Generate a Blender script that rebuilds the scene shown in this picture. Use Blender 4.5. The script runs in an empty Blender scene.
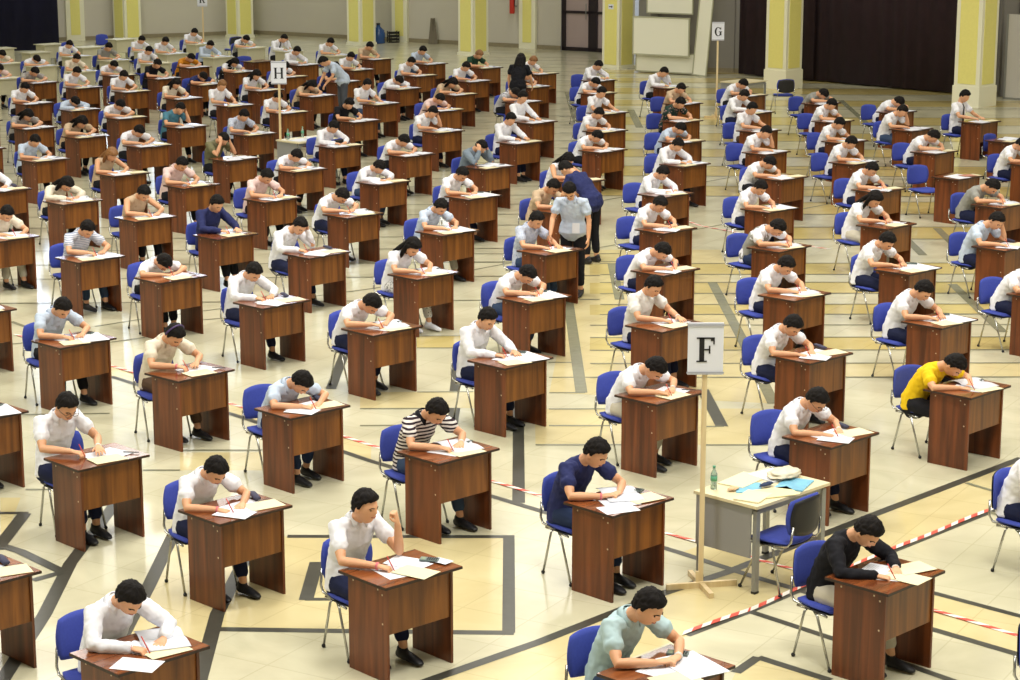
import bpy, bmesh, math, random
from mathutils import Vector, Matrix, noise
R_ = math.radians
random.seed(7)
scene = bpy.context.scene
COL = scene.collection
# ------------------------------------------------------------------ camera, light, exposure
cam_d = bpy.data.cameras.new('camera'); cam = bpy.data.objects.new('camera', cam_d); COL.objects.link(cam)
cam.location = (0, 0, 5.772)
cam.rotation_euler = (R_(90 - 12.5386), 0, 0)
cam_d.sensor_width = 36; cam_d.lens = 2137.87 / 1020 * 36; cam_d.clip_end = 300
scene.camera = cam
vs = scene.view_settings
vs.view_transform = 'Standard'; vs.look = 'None'; vs.gamma = 1; vs.use_curve_mapping = False
vs.exposure = 0.0
wd = bpy.data.worlds.new('world'); scene.world = wd; wd.use_nodes = True
wd.node_tree.nodes['Background'].inputs[0].default_value = (0.75, 0.82, 0.95, 1)
wd.node_tree.nodes['Background'].inputs[1].default_value = 0.6
def area(name, loc, size, power, col=(1, .975, .93), rot=(0, 0, 0), shape='RECTANGLE'):
    l = bpy.data.lights.new(name, 'AREA'); l.shape = shape; l.size = size[0]; l.size_y = size[1]
    l.energy = power; l.color = col
    o = bpy.data.objects.new(name, l); o.location = loc; o.rotation_euler = rot; COL.objects.link(o); return o
# area lights added under the unseen ceiling, power set per zone of the hall
LIGHTS = [(-9, 12, 1450), (3, 12, 1450), (12, 14, 850), (-12, 28, 1350), (0, 27, 1400), (12, 28, 1150), (-12, 46, 640), (2, 44, 640), (14, 44, 480), (-10, 62, 600), (2, 58, 420)]
for i, (x, y, pw) in enumerate(LIGHTS):
    area('unseen_ceiling_light', (x, y, 13.6), (4.5, 4.5), pw * .92)
# ------------------------------------------------------------------ helpers
def tag(o, label=None, cat=None, group=None, kind=None):
    if label: o['label'] = label
    if cat: o['category'] = cat
    if group: o['group'] = group
    if kind: o['kind'] = kind
    return o
def srgb(r, g, b):
    f = lambda c: (c / 255 / 12.92) if c / 255 <= .04045 else ((c / 255 + .055) / 1.055) ** 2.4
    return (f(r), f(g), f(b), 1)
def mat(name, col, rough=.6, metal=0, spec=.5, emit=None, noise_amt=0, noise_scale=20):
    m = bpy.data.materials.new(name); m.use_nodes = True; nt = m.node_tree; b = nt.nodes['Principled BSDF']
    b.inputs['Base Color'].default_value = col; b.inputs['Roughness'].default_value = rough
    b.inputs['Metallic'].default_value = metal; b.inputs['Specular IOR Level'].default_value = spec
    if emit: b.inputs['Emission Color'].default_value = emit[0]; b.inputs['Emission Strength'].default_value = emit[1]
    if noise_amt:
        n = nt.nodes.new('ShaderNodeTexNoise'); n.inputs['Scale'].default_value = noise_scale; n.inputs['Detail'].default_value = 3
        tc = nt.nodes.new('ShaderNodeTexCoord'); nt.links.new(tc.outputs['Object'], n.inputs['Vector'])
        mx = nt.nodes.new('ShaderNodeMix'); mx.data_type = 'RGBA'
        mx.inputs[6].default_value = tuple(c * (1 - noise_amt) for c in col[:3]) + (1,)
        mx.inputs[7].default_value = tuple(min(1, c * (1 + noise_amt)) for c in col[:3]) + (1,)
        nt.links.new(n.outputs['Fac'], mx.inputs[0]); nt.links.new(mx.outputs[2], b.inputs['Base Color'])
    return m
def wood_mat(name, c1, c2, axis=2, rough=.35):
    m = bpy.data.materials.new(name); m.use_nodes = True; nt = m.node_tree; b = nt.nodes['Principled BSDF']
    tc = nt.nodes.new('ShaderNodeTexCoord'); mp = nt.nodes.new('ShaderNodeMapping')
    s = [14, 14, 14]; s[axis] = .8; mp.inputs['Scale'].default_value = s
    oi = nt.nodes.new('ShaderNodeObjectInfo'); ad = nt.nodes.new('ShaderNodeVectorMath'); ad.operation = 'ADD'
    cm = nt.nodes.new('ShaderNodeCombineXYZ')
    ml = nt.nodes.new('ShaderNodeMath'); ml.operation = 'MULTIPLY'; ml.inputs[1].default_value = 9
    nt.links.new(oi.outputs['Random'], ml.inputs[0]); nt.links.new(ml.outputs[0], cm.inputs[0]); nt.links.new(ml.outputs[0], cm.inputs[1])
    nt.links.new(tc.outputs['Object'], ad.inputs[0]); nt.links.new(cm.outputs[0], ad.inputs[1]); nt.links.new(ad.outputs[0], mp.inputs['Vector'])
    n = nt.nodes.new('ShaderNodeTexNoise'); n.inputs['Scale'].default_value = 1; n.inputs['Detail'].default_value = 5; n.inputs['Distortion'].default_value = .6
    nt.links.new(mp.outputs[0], n.inputs['Vector'])
    cr = nt.nodes.new('ShaderNodeValToRGB'); cr.color_ramp.elements[0].position = .32; cr.color_ramp.elements[1].position = .68
    cr.color_ramp.elements[0].color = c1; cr.color_ramp.elements[1].color = c2
    nt.links.new(n.outputs['Fac'], cr.inputs[0]); nt.links.new(cr.outputs[0], b.inputs['Base Color'])
    b.inputs['Roughness'].default_value = rough
    return m
class MB:
    """collects closed shapes, then links them as one mesh"""
    def __init__(s): s.v = []; s.f = []; s.m = []
    def add(s, vs_, fs, mi=0):
        o = len(s.v); s.v += [tuple(v) for v in vs_]; s.f += [tuple(i + o for i in f) for f in fs]; s.m += [mi] * len(fs); return s
    def box(s, x0, x1, y0, y1, z0, z1, mi=0, M=None):
        v = [Vector((x, y, z)) for z in (z0, z1) for (x, y) in ((x0, y0), (x1, y0), (x1, y1), (x0, y1))]
        if M: v = [M @ q for q in v]
        return s.add(v, [(3, 2, 1, 0), (4, 5, 6, 7), (0, 1, 5, 4), (1, 2, 6, 5), (2, 3, 7, 6), (3, 0, 4, 7)], mi)
    def prism(s, poly, z0, z1, mi=0, M=None):
        n = len(poly); v = [Vector((x, y, z0)) for x, y in poly] + [Vector((x, y, z1)) for x, y in poly]
        if M: v = [M @ q for q in v]
        return s.add(v, [tuple(range(n))[::-1], tuple(range(n, 2 * n))] + [(i, (i + 1) % n, n + (i + 1) % n, n + i) for i in range(n)], mi)
    def loft(s, pts, rad, ref=(1, 0, 0), n=12, mi=0, cap=True):
        pts = [Vector(p) for p in pts]; N = len(pts); ref = Vector(ref)
        rad = [(r, r) if not isinstance(r, tuple) else r for r in rad]
        T = []
        for i in range(N):
            t = (pts[min(i + 1, N - 1)] - pts[max(i - 1, 0)]).normalized(); T.append(t)
        rings = []
        P = list(pts); Rd = list(rad); TT = list(T)
        if cap:  # rounded ends
            P = [pts[0] - T[0] * min(rad[0]) * .7] + P + [pts[-1] + T[-1] * min(rad[-1]) * .7]
            Rd = [(rad[0][0] * .55, rad[0][1] * .55)] + Rd + [(rad[-1][0] * .55, rad[-1][1] * .55)]
            TT = [T[0]] + TT + [T[-1]]
        base = len(s.v); vs_ = []
        for p, (ra, rb), t in zip(P, Rd, TT):
            a = ref - t * ref.dot(t)
            if a.length < 1e-3: a = Vector((0, 1, 0)) - t * t.y
            a.normalize(); b = t.cross(a)
            for k in range(n):
                q = 2 * math.pi * k / n; vs_.append(p + a * (ra * math.cos(q)) + b * (rb * math.sin(q)))
        fs = [tuple(range(n))[::-1]]
        for i in range(len(P) - 1):
            for k in range(n): fs.append((i * n + k, i * n + (k + 1) % n, (i + 1) * n + (k + 1) % n, (i + 1) * n + k))
        fs.append(tuple(range((len(P) - 1) * n, len(P) * n)))
        return s.add(vs_, fs, mi)
    def tube(s, pts, r, n=8, mi=0): return s.loft(pts, [r] * len(pts), (.3, .2, .9), n, mi, cap=False)
    def ball(s, c, r, M=None, mi=0, u=14, w=9):
        c = Vector(c); r = (r, r, r) if not isinstance(r, tuple) else r
        vs_ = [Vector((0, 0, -r[2]))]
        for i in range(1, w):
            a = -math.pi / 2 + math.pi * i / w
            for k in range(u):
                b = 2 * math.pi * k / u; vs_.append(Vector((r[0] * math.cos(a) * math.cos(b), r[1] * math.cos(a) * math.sin(b), r[2] * math.sin(a))))
        vs_.append(Vector((0, 0, r[2])))
        fs = [(0, 1 + (k + 1) % u, 1 + k) for k in range(u)]
        for i in range(w - 2):
            for k in range(u): fs.append((1 + i * u + k, 1 + i * u + (k + 1) % u, 1 + (i + 1) * u + (k + 1) % u, 1 + (i + 1) * u + k))
        L = len(vs_) - 1; o = 1 + (w - 2) * u
        fs += [(o + k, o + (k + 1) % u, L) for k in range(u)]
        if M: vs_ = [M @ v for v in vs_]
        return s.add([v + c for v in vs_], fs, mi)
    def mesh(s, name, mats, smooth=False):
        me = bpy.data.meshes.new(name); me.from_pydata(s.v, [], s.f)
        for m in mats: me.materials.append(m)
        me.polygons.foreach_set('material_index', s.m)
        if smooth: me.polygons.foreach_set('use_smooth', [True] * len(s.f))
        me.update(); return me
def obj(name, me, parent=None, loc=None, rot=None):
    o = bpy.data.objects.new(name, me); COL.objects.link(o)
    if parent: o.parent = parent
    if loc is not None: o.location = loc
    if rot is not None: o.rotation_euler = (0, 0, rot)
    return o
def part(name, mb, mats, parent=None, smooth=False):
    return obj(name, mb.mesh(name, mats if isinstance(mats, list) else [mats], smooth), parent)
def empty(name, loc, rz=0):
    o = bpy.data.objects.new(name, None); COL.objects.link(o); o.location = loc; o.rotation_euler = (0, 0, rz); o.empty_display_size = .2; return o
def remeshed(name, mb, voxel, mats, smooth_it=3, disp=0, dsize=.1, smf=.5):
    me = mb.mesh(name, [], True); t = bpy.data.objects.new(name, me); COL.objects.link(t)
    m = t.modifiers.new('r', 'REMESH'); m.mode = 'VOXEL'; m.voxel_size = voxel; m.use_smooth_shade = True
    if smooth_it: m = t.modifiers.new('s', 'SMOOTH'); m.factor = smf; m.iterations = smooth_it
    if disp:
        tx = bpy.data.textures.new('folds', 'CLOUDS'); tx.noise_scale = dsize; tx.noise_depth = 1
        m = t.modifiers.new('d', 'DISPLACE'); m.texture = tx; m.strength = disp; m.mid_level = .33
    bpy.context.view_layer.update()
    dg = bpy.context.evaluated_depsgraph_get()
    res = bpy.data.meshes.new_from_object(t.evaluated_get(dg)); res.name = name
    bpy.data.objects.remove(t); bpy.data.meshes.remove(me)
    res.materials.clear()
    for q in mats: res.materials.append(q)
    res.polygons.foreach_set('use_smooth', [True] * len(res.polygons))
    return res
def copy_tree(o, parent=None):
    c = o.copy(); COL.objects.link(c); c.parent = parent
    for ch in list(o.children): copy_tree(ch, c)
    return c
ORD = ['first', 'second', 'third', 'fourth', 'fifth', 'sixth', 'seventh', 'eighth', 'ninth', 'tenth', 'eleventh', 'twelfth', 'thirteenth', 'fourteenth', 'fifteenth', 'sixteenth', 'seventeenth', 'eighteenth', 'nineteenth', 'twentieth', 'twenty-first']
# ------------------------------------------------------------------ materials
M_brown = wood_mat('walnut_laminate', srgb(78, 38, 16), srgb(128, 68, 32))
M_brownF = wood_mat('walnut_laminate_front_lit', srgb(88, 46, 10), srgb(142, 86, 30))  # same walnut, golden light on the front panels put into its colour
M_brownT = wood_mat('walnut_top', srgb(96, 48, 24), srgb(146, 84, 46), axis=0, rough=.13)
M_brownT.node_tree.nodes['Principled BSDF'].inputs['IOR'].default_value = 1.65
M_cream = mat('cream_laminate', srgb(205, 200, 170), .45, noise_amt=.06)
M_edge = mat('dark_edge', srgb(50, 32, 24), .5)
M_screw = mat('screw_cap', srgb(215, 195, 165), .5)
M_blue = mat('blue_upholstery', srgb(60, 75, 168), .85, noise_amt=.15, noise_scale=60)
M_black = mat('black_plastic', srgb(22, 22, 26), .5)
M_chrome = mat('chrome_tube', srgb(185, 185, 180), .22, metal=.9)
M_skin = mat('skin', srgb(226, 170, 130), .55, noise_amt=.08, noise_scale=30)
M_hair = mat('black_hair', srgb(17, 12, 10), .75, spec=.25, noise_amt=.6, noise_scale=90)
M_hairb = mat('brown_hair', srgb(70, 42, 26), .5, noise_amt=.4, noise_scale=70)
M_hairr = mat('fair_hair', srgb(140, 96, 52), .5, noise_amt=.3, noise_scale=70)
M_eye = mat('dark_eye', srgb(30, 22, 18), .2)
M_lips = mat('lips', srgb(178, 105, 88), .5)
M_white = mat('white_paper', srgb(228, 231, 240), .7)
M_cpaper = mat('cream_paper', srgb(230, 222, 184), .7)
M_ink = mat('black_ink', srgb(18, 18, 24), .6)
M_pline = mat('printed_line', srgb(170, 172, 182), .7)
M_pine = wood_mat('pine_lath', srgb(214, 188, 138), srgb(232, 212, 168))
M_red = mat('red_plastic', srgb(200, 50, 40), .4)
M_steel = mat('grey_steel', srgb(150, 152, 148), .4, metal=.3)
M_glass = mat('clear_plastic', srgb(190, 215, 205), .08); M_glass.node_tree.nodes['Principled BSDF'].inputs['Transmission Weight'].default_value = .7
M_green = mat('green_label', srgb(90, 165, 130), .5)
CLOTH = {}
def cloth(code):
    if code in CLOTH: return CLOTH[code]
    cols = dict(w=(240, 241, 248), w2=(236, 235, 232), o=(236, 226, 206), lb=(196, 210, 230), te=(178, 202, 206), nv=(44, 50, 96), bk=(24, 24, 30), ye=(240, 200, 30), ol=(120, 118, 88),
                gr=(150, 150, 144), pk=(232, 205, 200), gn=(40, 70, 55), orr=(205, 135, 35), bg=(205, 180, 150), tt=(80, 130, 150), gs=(128, 142, 156),
                tnv=(26, 32, 62), tbk=(26, 26, 32), tje=(60, 78, 108), tcr=(205, 198, 180), tgr=(80, 84, 92), tbr=(90, 70, 55), tdn=(38, 52, 84))
    if code in cols:
        m = mat('cloth_' + code, srgb(*cols[code]), .85, spec=.25, noise_amt=.04, noise_scale=9)
    else:
        A = dict(st=(232, 226, 222), st2=(225, 228, 236), ck=(200, 208, 226), fl=(40, 62, 56), dot=(225, 225, 225), grs=(190, 185, 178), wg=(240, 240, 244), bstr=(222, 222, 228))[code]
        Bc = dict(st=(48, 34, 44), st2=(150, 160, 190), ck=(150, 165, 200), fl=(190, 150, 150), dot=(70, 70, 80), grs=(110, 105, 110), wg=(70, 110, 80), bstr=(50, 48, 74))[code]
        m = mat('cloth_' + code, srgb(*A), .85, spec=.25); nt = m.node_tree; b = nt.nodes['Principled BSDF']
        tc = nt.nodes.new('ShaderNodeTexCoord'); mx = nt.nodes.new('ShaderNodeMix'); mx.data_type = 'RGBA'
        mx.inputs[6].default_value = srgb(*A); mx.inputs[7].default_value = srgb(*Bc)
        if code in ('st', 'st2', 'grs', 'bstr'):
            t = nt.nodes.new('ShaderNodeTexWave'); t.bands_direction = 'Z'; t.inputs['Scale'].default_value = 9 if code == 'st' else 13; t.inputs['Distortion'].default_value = .6
            cr = nt.nodes.new('ShaderNodeMath'); cr.operation = 'GREATER_THAN'; cr.inputs[1].default_value = .55 if code == 'st' else .7
            nt.links.new(tc.outputs['Object'], t.inputs['Vector']); nt.links.new(t.outputs['Fac'], cr.inputs[0]); nt.links.new(cr.outputs[0], mx.inputs[0])
        elif code in ('ck', 'dot', 'fl', 'wg'):
            t = nt.nodes.new('ShaderNodeTexVoronoi'); t.inputs['Scale'].default_value = dict(ck=45, dot=40, fl=22, wg=8)[code]
            cr = nt.nodes.new('ShaderNodeMath'); cr.operation = 'LESS_THAN'; cr.inputs[1].default_value = dict(ck=.3, dot=.32, fl=.3, wg=.0)[code]
            nt.links.new(tc.outputs['Object'], t.inputs['Vector']); nt.links.new(t.outputs['Distance'], cr.inputs[0]); nt.links.new(cr.outputs[0], mx.inputs[0])
        nt.links.new(mx.outputs[2], b.inputs['Base Color'])
    CLOTH[code] = m; return m
DESKS={
 'd2':(-2.489,12.862,0,0), 'd3':(-3.925,14.399,0,1),
 'd4':(0.937,12.508,1,0), 'd1':(-0.863,14.519,1,1), 'd6':(-2.260,16.032,1,2), 'd9':(-3.656,17.551,1,3), 'd15':(-5.046,19.066,1,4),
 'd5':(2.661,14.395,2,0), 'd8':(0.820,16.245,2,1), 'd7':(-0.605,17.758,2,2), 'd10':(-2.033,19.291,2,3), 'd17':(-3.317,20.756,2,4), 'd14':(-4.791,22.254,2,5), 'd16':(-6.228,23.824,2,6),
 'd13':(2.834,18.281,3,0), 'd12':(1.401,19.822,3,1), 'd11':(-0.057,21.315,3,2), 'd19':(-1.488,22.867,3,3), 'd18':(-2.872,24.328,3,4), 'd103':(-4.303,25.870,3,5), 'd100':(-5.575,27.254,3,6), 'd99':(-7.031,28.792,3,7),
 'd24':(4.441,20.072,4,0), 'd23':(3.104,21.534,4,1), 'd22':(1.670,23.049,4,2), 'd21':(0.225,24.606,4,3), 'd20':(-1.154,26.097,4,4), 'd80':(-2.628,27.567,4,5), 'd102':(-4.023,29.006,4,6), 'd101':(-5.392,30.511,4,7), 'd95':(-6.764,32.077,4,8), 'd94':(-8.113,33.256,4,9),
 'd25':(4.792,23.249,5,0), 'd26':(3.350,24.766,5,1), 'd27':(1.915,26.354,5,2), 'd34':(0.475,27.770,5,3), 'd79':(-0.945,29.302,5,4), 'd78':(-2.374,30.808,5,5), 'd85':(-3.739,32.304,5,6), 'd84':(-5.181,33.732,5,7), 'd93':(-6.522,35.058,5,8), 'd92':(-8.214,36.801,5,9), 'd97b':(-9.659,38.217,5,10),
 'd28':(6.341,24.833,6,0), 'd31':(5.012,26.427,6,1), 'd33':(3.566,28.028,6,2), 'd35':(2.144,29.487,6,3), 'd48':(0.718,31.203,6,4), 'd51':(-0.633,32.565,6,5), 'd76':(-2.122,34.091,6,6), 'd86':(-3.597,35.533,6,7), 'd81':(-4.892,36.903,6,8), 'd87':(-6.716,38.709,6,9), 'd91':(-8.116,40.048,6,10), 'd90':(-9.387,41.415,6,11), 'd97':(-10.736,42.579,6,12),
 'd32':(6.611,28.108,7,0), 'd135':(5.325,29.852,7,1), 'd128':(3.830,31.327,7,2), 'd36':(2.375,32.788,7,3), 'd47':(1.054,34.241,7,4), 'd50':(-0.433,35.884,7,5), 'd75':(-1.834,37.459,7,6), 'd74':(-3.186,38.665,7,7), 'd82':(-4.974,40.443,7,8), 'd83':(-6.439,41.637,7,9), 'n7':(-7.897,43.145,7,10), 'n4':(-9.127,44.596,7,11), 'n2':(-10.363,45.825,7,12), 'd98':(-11.786,47.013,7,13),
 'd142':(7.362,31.738,8,0), 'd134':(5.787,33.267,8,1), 'd127':(4.420,34.607,8,2), 'd37':(2.950,36.191,8,3), 'd46':(1.615,38.034,8,4), 'd49':(0.122,39.188,8,5), 'd72':(-1.380,40.872,8,6), 'd73':(-3.108,42.592,8,7), 'd88':(-4.687,44.097,8,8), 'd115':(-5.966,45.413,8,9), 'd117':(-7.261,46.809,8,10), 'n6':(-8.668,48.289,8,11), 'n3':(-9.947,49.169,8,12), 'n1':(-11.190,50.321,8,13), 'b3':(-12.244,51.380,8,14),
 'd141':(7.332,34.684,9,0), 'd133':(5.895,36.460,9,1), 'd126':(4.531,37.764,9,2), 'd38':(3.139,39.300,9,3), 'd45':(1.782,40.914,9,4), 'd52':(0.449,42.387,9,5), 'd56':(-1.456,44.517,9,6), 'd68':(-2.861,45.735,9,7), 'd65':(-4.374,47.360,9,8), 'd116':(-5.668,48.557,9,9), 'd114':(-7.182,49.910,9,10), 'd106':(-8.419,51.343,9,11), 'n5':(-9.644,52.081,9,12), 'b8':(-10.718,53.107,9,13), 'b4':(-12.063,54.559,9,14), 'b1':(-13.127,55.279,9,15),
 'd145':(8.950,36.298,10,0), 'd139':(7.558,37.836,10,1), 'd132':(6.179,39.338,10,2), 'd125':(4.760,40.953,10,3), 'd39':(3.384,42.546,10,4), 'd44':(1.967,44.006,10,5), 'd59':(0.209,46.100,10,6), 'd55':(-1.222,47.640,10,7), 'd69':(-2.538,48.920,10,8), 'd67':(-4.045,50.532,10,9), 'd118':(-5.412,51.743,10,10), 'd113':(-6.797,52.987,10,11), 'd107':(-8.101,54.237,10,12), 'b13':(-9.265,55.347,10,13), 'b10':(-10.492,56.203,10,14), 'b7':(-11.721,57.394,10,15), 'b5':(-13.083,58.633,10,16), 'b2':(-14.365,59.929,10,17),
 'd144':(9.243,39.441,11,0), 'd138':(7.756,41.182,11,1), 'd131':(6.430,42.536,11,2), 'd124':(5.019,44.086,11,3), 'd40':(3.667,45.751,11,4), 'd43':(1.911,47.881,11,5), 'd58':(0.468,49.332,11,6), 'd54':(-0.934,50.654,11,7), 'd70':(-2.270,52.024,11,8), 'd63':(-3.900,53.543,11,9), 'd62':(-5.376,54.902,11,10), 'd119':(-6.668,55.899,11,11), 'd110':(-7.895,57.155,11,12), 'd108':(-9.280,58.192,11,13), 'b12':(-10.065,59.015,11,14), 'b9':(-11.994,60.313,11,15), 'b6':(-13.273,61.328,11,16),
 'd140':(9.356,42.421,12,0), 'd137':(8.001,44.183,12,1), 'd130':(6.657,45.794,12,2), 'd123':(5.263,47.417,12,3), 'd41':(3.630,49.228,12,4), 'd42':(2.064,50.824,12,5), 'd57':(0.704,52.510,12,6), 'd53':(-0.681,54.089,12,7), 'd71':(-2.115,55.185,12,8), 'd64':(-3.601,56.537,12,9), 'd61':(-4.712,57.646,12,10), 'd112':(-6.172,59.087,12,11), 'd111':(-7.340,60.130,12,12), 'd109':(-8.977,61.412,12,13), 'b11':(-11.550,63.176,12,14),
}
STRIPS=[
([(-3.68, 14.54), (-3.67, 16.0), (-3.72, 17.24), (-3.66, 18.73), (-3.63, 19.95)], 0.14),
([(-2.97, 15.09), (-2.97, 15.56), (-2.96, 16.63), (-2.97, 17.99), (-2.95, 19.08)], 0.14),
([(-2.25, 14.55), (-2.31, 16.01), (-2.26, 17.25), (-2.23, 18.46)], 0.14),
([(-2.24, 15.65), (-1.31, 15.61), (0.03, 15.57)], 0.11),
([(-0.01, 15.57), (-0.01, 17.98)], 0.12),
([(0.04, 17.98), (-1.96, 17.99)], 0.1),
([(-1.64, 16.32), (-1.64, 17.28)], 0.14),
([(-1.65, 16.34), (-1.32, 16.34)], 0.08),
([(-0.82, 14.36), (0.23, 15.38), (0.75, 15.95), (1.24, 16.48), (1.83, 17.03), (3.38, 18.71), (5.1, 20.53)], 0.12),
([(1.36, 15.51), (1.9, 16.05), (3.3, 17.57), (4.47, 18.8)], 0.07),
([(1.9, 16.05), (2.46, 15.45), (3.25, 14.53)], 0.09),
([(1.65, 14.74), (1.85, 15.05)], 0.1),
([(1.85, 15.05), (2.32, 14.59)], 0.1),
([(-4.61, 24.01), (-2.75, 22.01), (-1.38, 20.42), (-0.15, 19.19), (1.46, 17.53), (2.02, 16.9), (3.88, 15.03)], 0.1),
([(3.35, 16.58), (3.47, 16.46), (4.08, 15.88)], 0.09),
([(0.08, 19.0), (0.09, 22.12), (0.07, 23.13)], 0.14),
([(-0.62, 24.75), (-0.62, 23.31)], 0.14),
([(-1.17, 26.18), (-0.61, 26.18)], 0.05),
([(-1.14, 25.5), (-0.6, 25.5)], 0.05),
([(-1.04, 23.26), (-0.41, 23.27)], 0.05),
([(-1.63, 22.51), (-0.57, 22.52)], 0.06),
([(-1.58, 21.79), (-1.12, 21.8)], 0.06),
([(-0.6, 22.54), (-0.61, 21.82)], 0.14),
([(0.46, 24.72), (0.74, 24.72)], 0.05),
([(0.45, 23.96), (1.18, 23.97)], 0.05),
([(0.44, 23.23), (0.84, 23.23)], 0.05),
([(0.42, 22.49), (1.11, 22.5)], 0.06),
([(0.41, 21.79), (1.08, 21.79)], 0.06),
([(0.26, 21.03), (1.17, 21.03)], 0.06),
([(0.79, 28.46), (0.8, 23.23)], 0.16),
([(1.51, 31.15), (1.49, 28.47)], 0.16),
([(2.17, 23.38), (2.23, 21.76)], 0.16),
([(2.03, 21.75), (2.25, 21.76)], 0.06),
([(1.97, 21.02), (2.85, 21.03)], 0.06),
([(2.86, 29.69), (2.89, 26.15), (2.89, 22.74)], 0.16),
([(6.23, 29.57), (6.23, 26.41)], 0.16),
([(6.26, 33.64), (6.25, 31.85)], 0.16),
([(6.94, 34.32), (6.9, 32.82)], 0.16),
([(8.29, 53.61), (8.11, 47.42), (8.03, 43.87)], 0.16),
([(2.91, 51.52), (2.91, 47.91)], 0.2),
([(1.5, 55.68), (1.53, 49.04)], 0.2),
([(-2.0, 25.27), (-2.02, 23.4)], 0.14),
([(-5.31, 26.74), (-4.8, 27.18), (-3.81, 27.89), (-1.87, 29.28), (-0.06, 31.14), (1.84, 32.95), (3.59, 34.78), (5.61, 36.92)], 0.05),
([(-6.45, 27.04), (-6.11, 26.61)], 0.08),
([(-5.48, 22.25), (-4.84, 22.26)], 0.06),
([(-4.69, 18.68), (-4.39, 18.68)], 0.08),
([(-4.42, 18.66), (-4.43, 17.61)], 0.15),
([(-4.48, 17.78), (-4.21, 17.56), (-3.75, 17.03)], 0.12),
([(-3.75, 17.0), (-3.94, 16.8)], 0.1),
([(-4.58, 19.43), (-4.33, 19.43)], 0.05),
([(-4.94, 22.26), (-4.31, 22.3)], 0.05),
([(-3.33, 20.82), (-2.5, 20.82)], 0.05),
([(-3.58, 20.09), (-3.22, 20.09)], 0.05),
([(4.36, 19.65), (4.68, 19.22)], 0.06),
([(4.35, 18.74), (4.52, 18.5)], 0.06),
([(1.58, 37.17), (4.15, 40.08)], 0.05),
([(-3.56, 35.85), (-2.84, 36.39)], 0.04),
([(-6.27, 25.63), (-5.89, 25.85)], 0.05),
([(-4.95, 25.8), (-4.56, 26.09)], 0.05),
([(-3.99, 27.15), (-3.73, 27.25)], 0.04),
([(1.03, 26.81), (6.81, 26.85)], 0.05),
([(1.0, 26.08), (6.63, 26.12)], 0.05),
([(0.97, 25.36), (6.46, 25.4)], 0.05),
([(0.95, 24.65), (6.29, 24.69)], 0.05),
([(0.92, 23.95), (6.11, 23.98)], 0.05),
([(1.33, 31.15), (7.86, 31.21)], 0.05),
([(1.3, 30.28), (7.65, 30.33)], 0.05),
([(1.27, 29.68), (7.5, 29.73)], 0.05),
([(1.24, 28.88), (7.31, 28.93)], 0.05),
([(1.21, 28.13), (7.13, 28.18)], 0.05),
([(1.18, 27.48), (6.97, 27.52)], 0.05),
([(-0.61, 31.96), (1.67, 31.98)], 0.05),
([(-0.6, 31.29), (1.64, 31.31)], 0.05),
([(1.2, 51.71), (12.75, 51.44)], 0.05),
([(1.16, 50.03), (12.35, 49.78)], 0.05),
([(1.13, 48.45), (11.97, 48.22)], 0.05),
([(1.09, 46.97), (11.62, 46.75)], 0.05),
([(1.06, 45.57), (11.28, 45.37)], 0.05),
([(1.03, 44.26), (10.97, 44.06)], 0.05),
([(1.01, 43.01), (10.67, 42.82)], 0.05),
([(0.98, 41.69), (10.35, 41.51)], 0.05),
([(0.94, 40.31), (10.02, 40.14)], 0.05),
([(0.92, 39.01), (9.71, 38.86)], 0.05),
([(0.89, 37.8), (9.42, 37.65)], 0.05),
([(-1.24, 65.98), (15.77, 63.92)], 0.05),
([(-1.22, 64.95), (15.53, 62.95)], 0.05),
([(-1.2, 63.79), (15.27, 61.85)], 0.05),
([(-1.18, 62.66), (15.01, 60.79)], 0.05),
([(-1.16, 61.42), (14.73, 59.63)], 0.05),
([(-1.14, 60.23), (14.46, 58.5)], 0.05),
([(-1.11, 58.81), (14.13, 57.15)], 0.05),
([(-1.08, 57.44), (13.82, 55.86)], 0.05),
([(-1.05, 55.89), (13.46, 54.39)], 0.05),
([(-1.03, 54.41), (13.12, 52.99)], 0.05),
([(-1.0, 53.01), (12.8, 51.66)], 0.05),
([(4.25, 33.25), (8.36, 33.29)], 0.05),
([(4.4, 34.39), (8.64, 34.43)], 0.05),
([(4.56, 35.71), (8.96, 35.76)], 0.05),
([(4.72, 37.03), (9.28, 37.08)], 0.05),
([(4.91, 38.56), (9.65, 38.61)], 0.05),
([(5.06, 39.83), (9.96, 39.88)], 0.05),
([(5.23, 41.17), (10.28, 41.23)], 0.05),
([(-6.87, 28.2), (1.22, 28.47)], 0.045),
([(-7.26, 29.9), (1.29, 30.2)], 0.045),
([(-7.52, 30.99), (1.34, 31.31)], 0.045),
([(-7.79, 32.16), (1.39, 32.5)], 0.045),
([(-8.04, 33.23), (1.43, 33.59)], 0.045),
([(-8.28, 34.27), (1.47, 34.66)], 0.045),
([(-8.54, 35.38), (1.52, 35.79)], 0.045),
([(-8.79, 36.44), (1.56, 36.88)], 0.045),
([(-9.03, 37.46), (1.61, 37.92)], 0.045),
([(-9.28, 38.53), (1.65, 39.02)], 0.045),
([(-9.51, 39.54), (1.69, 40.05)], 0.045),
([(-9.76, 40.59), (1.74, 41.13)], 0.045),
([(-10.02, 41.7), (1.78, 42.27)], 0.045),
([(-10.25, 42.73), (1.83, 43.32)], 0.045),
([(-10.5, 43.8), (1.87, 44.43)], 0.045),
([(-10.77, 44.92), (1.92, 45.59)], 0.045),
([(-11.04, 46.11), (1.97, 46.8)], 0.045),
([(-11.29, 47.17), (2.01, 47.9)], 0.045),
([(-11.55, 48.28), (2.06, 49.05)], 0.045),
([(-11.82, 49.45), (2.11, 50.25)], 0.045),
([(-12.11, 50.67), (2.16, 51.51)], 0.045),
]
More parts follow.
